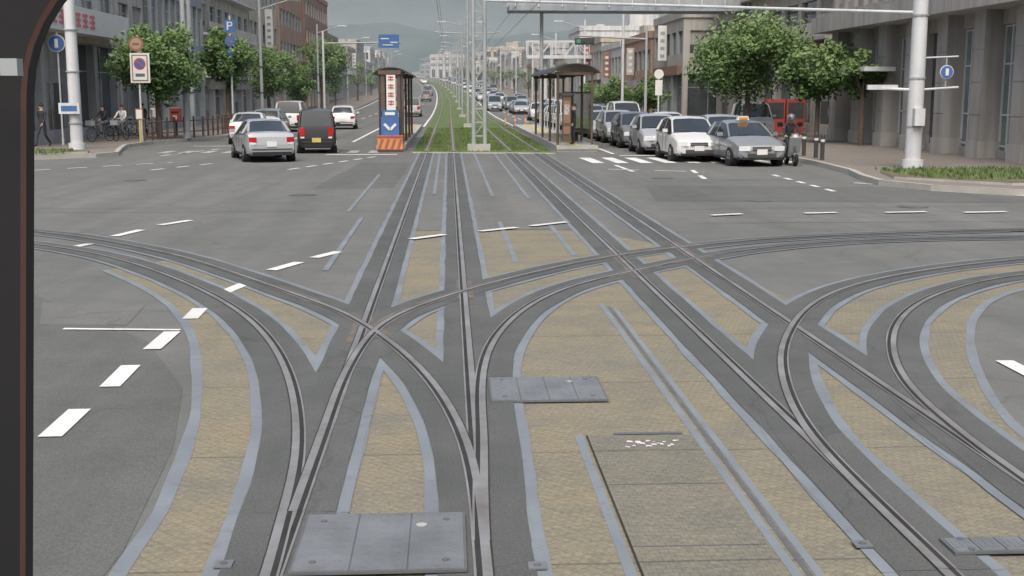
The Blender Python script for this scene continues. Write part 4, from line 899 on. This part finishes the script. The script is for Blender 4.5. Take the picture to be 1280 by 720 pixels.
for x,y,a in((-15.9,56.2,150),(-15.2,57.0,170)):
    bike('bicycle',(x,y,.14),math.radians(a)); A=math.radians(a)
    human('cyclist',(x+.28*math.sin(A),y-.28*math.cos(A),.14),A,'cloth_white' if x>-15.5 else 'cloth_dark','cloth_grey','ride',1.66)
for k in range(5): bike('bicycle',(-16.8+.1*k,63+k*.7,.14),math.radians(85+k*3),'grey_steel')
def scooter(name,loc,rz):
    m=MB()
    for y in(-.55,.6): m.torus((0,y,.24),(1,0,0),.18,.06,'rubber',20,8); m.cyl((-.05,y,.24),(.05,y,.24),.13,'chrome',n=14)
    m.box((0,-.42,.55),(.3,.75,.36),'paint_grey',taper=.8); m.box((0,0.02,.30),(.3,.5,.08),'dark_steel'); m.box((0,.42,.62),(.36,.10,.66),'paint_grey',rx=-.35); m.box((0,.55,.40),(.16,.42,.08),'paint_grey')
    m.sphere((0,-.36,.78),.2,'rubber',12,6,(.8,1.9,.4)); m.cyl((0,.58,.30),(0,.36,.98),.03,'dark_steel'); m.cyl((-.33,.28,1.02),(.33,.28,1.02),.018,'rubber'); m.box((0,.42,.96),(.22,.16,.16),'paint_grey'); m.cyl((0,.5,.95),(0,.53,.95),.07,'lamp_clear',n=14)
    for s in(-1,1): m.cyl((s*.28,.3,1.02),(s*.33,.28,1.2),.008,'dark_steel',n=5); m.sphere((s*.33,.28,1.22),.05,'dark_steel',8,5,(1,.4,.8))
    m.cyl((.17,-.3,.3),(.17,-.8,.34),.045,'chrome'); m.box((0,-.8,.62),(.16,.05,.08),'tail_red')
    return m.split(name,loc,rz)
scooter('scooter',(11.15,38.9,0),math.radians(178)); human('scooter_rider',(11.15,39.15,-.06),math.radians(178),'cloth_dark','cloth_dark','ride',1.7)
m=MB(); m.sphere((0,0,0),.145,'paint_gunmetal',14,9,(.95,1.1,1.)); m.box((0,.12,-.0),(.2,.06,.1),'glass_dark'); m.obj('helmet',(11.14,38.97,1.53),math.radians(178),smooth=50)

# ------------------------------------------------------------------ tram cab front (windscreen surround we look through)
m=MB(); Yw=.62
def rr_pts(x0,x1,z0,z1,r_,n=10):
    out=[]
    for cx_,cz,a0 in((x1-r_,z1-r_,0),(x0+r_,z1-r_,90),(x0+r_,z0+r_,180),(x1-r_,z0+r_,270)):
        for k in range(n+1): a=math.radians(a0+90*k/n); out.append((cx_+r_*math.cos(a),cz+r_*math.sin(a)))
    return [(x+(-.066*(2.34-z) if x<.3 else .066*(2.34-z)),z) for x,z in out]
I0=rr_pts(-.211,.86,1.72,2.415,.075); I1=rr_pts(-.2135,.863,1.717,2.418,.078); I2=rr_pts(-.26,.905,1.675,2.46,.10); O=rr_pts(-.72,1.3,.9,2.95,.2)
def ring(A,ya,B,yb,mt):
    n=len(A)
    for i in range(n):
        j=(i+1)%n; m.poly([(A[i][0],ya,A[i][1]),(A[j][0],ya,A[j][1]),(B[j][0],yb,B[j][1]),(B[i][0],yb,B[i][1])],mt)
ring(I0,Yw,I1,Yw-.001,'cab_brown'); ring(I1,Yw-.001,I2,Yw-.008,'cab_shade_black'); ring(I2,Yw-.008,I2,Yw+.005,'cab_shade_black'); ring(I2,Yw+.005,O,Yw+.005,'cab_shade_black'); ring(I0,Yw,I0,Yw+.012,'cab_shade_black'); ring(I0,Yw+.012,O,Yw+.05,'cab_shade_black'); ring(O,Yw+.05,O,Yw+.005,'cab_shade_black')
m.cyl((-.30,Yw-.03,2.352),(-.204,Yw-.03,2.352),.0022,'dark_steel'); m.box((-.207,Yw-.03,2.352),(.008,.008,.008),'grey_steel')
m.split('tram_windscreen_frame',names={'cab_shade_black':'seal_and_shaded_panel','cab_brown':'inner_trim'})  # black part holds seal and panel; panel colour darkened as in unlit cab

# ------------------------------------------------------------------ light, world, camera
w=bpy.data.worlds.new('World'); SC.world=w; w.use_nodes=True; nt=w.node_tree
AZ=math.radians(188)
sky=nt.nodes.new('ShaderNodeTexSky'); sky.sky_type='NISHITA'; sky.sun_disc=False; sky.sun_elevation=math.radians(56); sky.sun_rotation=AZ; sky.air_density=1.; sky.dust_density=6.; sky.ozone_density=1
bg=nt.nodes['Background']; bg.inputs[1].default_value=.15
nt.links.new(sky.outputs[0],bg.inputs[0])
sl=bpy.data.lights.new('sun','SUN'); sl.energy=2.3; sl.angle=math.radians(40); sl.color=(1,.96,.88)
so=bpy.data.objects.new('sun',sl); COL.objects.link(so)
el,az=math.radians(56),AZ; d=Vector((math.sin(az)*math.cos(el),math.cos(az)*math.cos(el),math.sin(el)))
so.rotation_euler=d.to_track_quat('Z','Y').to_euler()
c=bpy.data.cameras.new('camera'); co=bpy.data.objects.new('camera',c); COL.objects.link(co); SC.camera=co
c.sensor_width=36; c.lens=36*1500/1280; c.clip_start=.05; c.clip_end=9000
co.location=(0,0,2.34); co.rotation_euler=(math.radians(90)-math.atan(244/1500),0,-math.radians(2.976))
SC.view_settings.view_transform='Standard'; SC.view_settings.look='None'; SC.view_settings.exposure=0
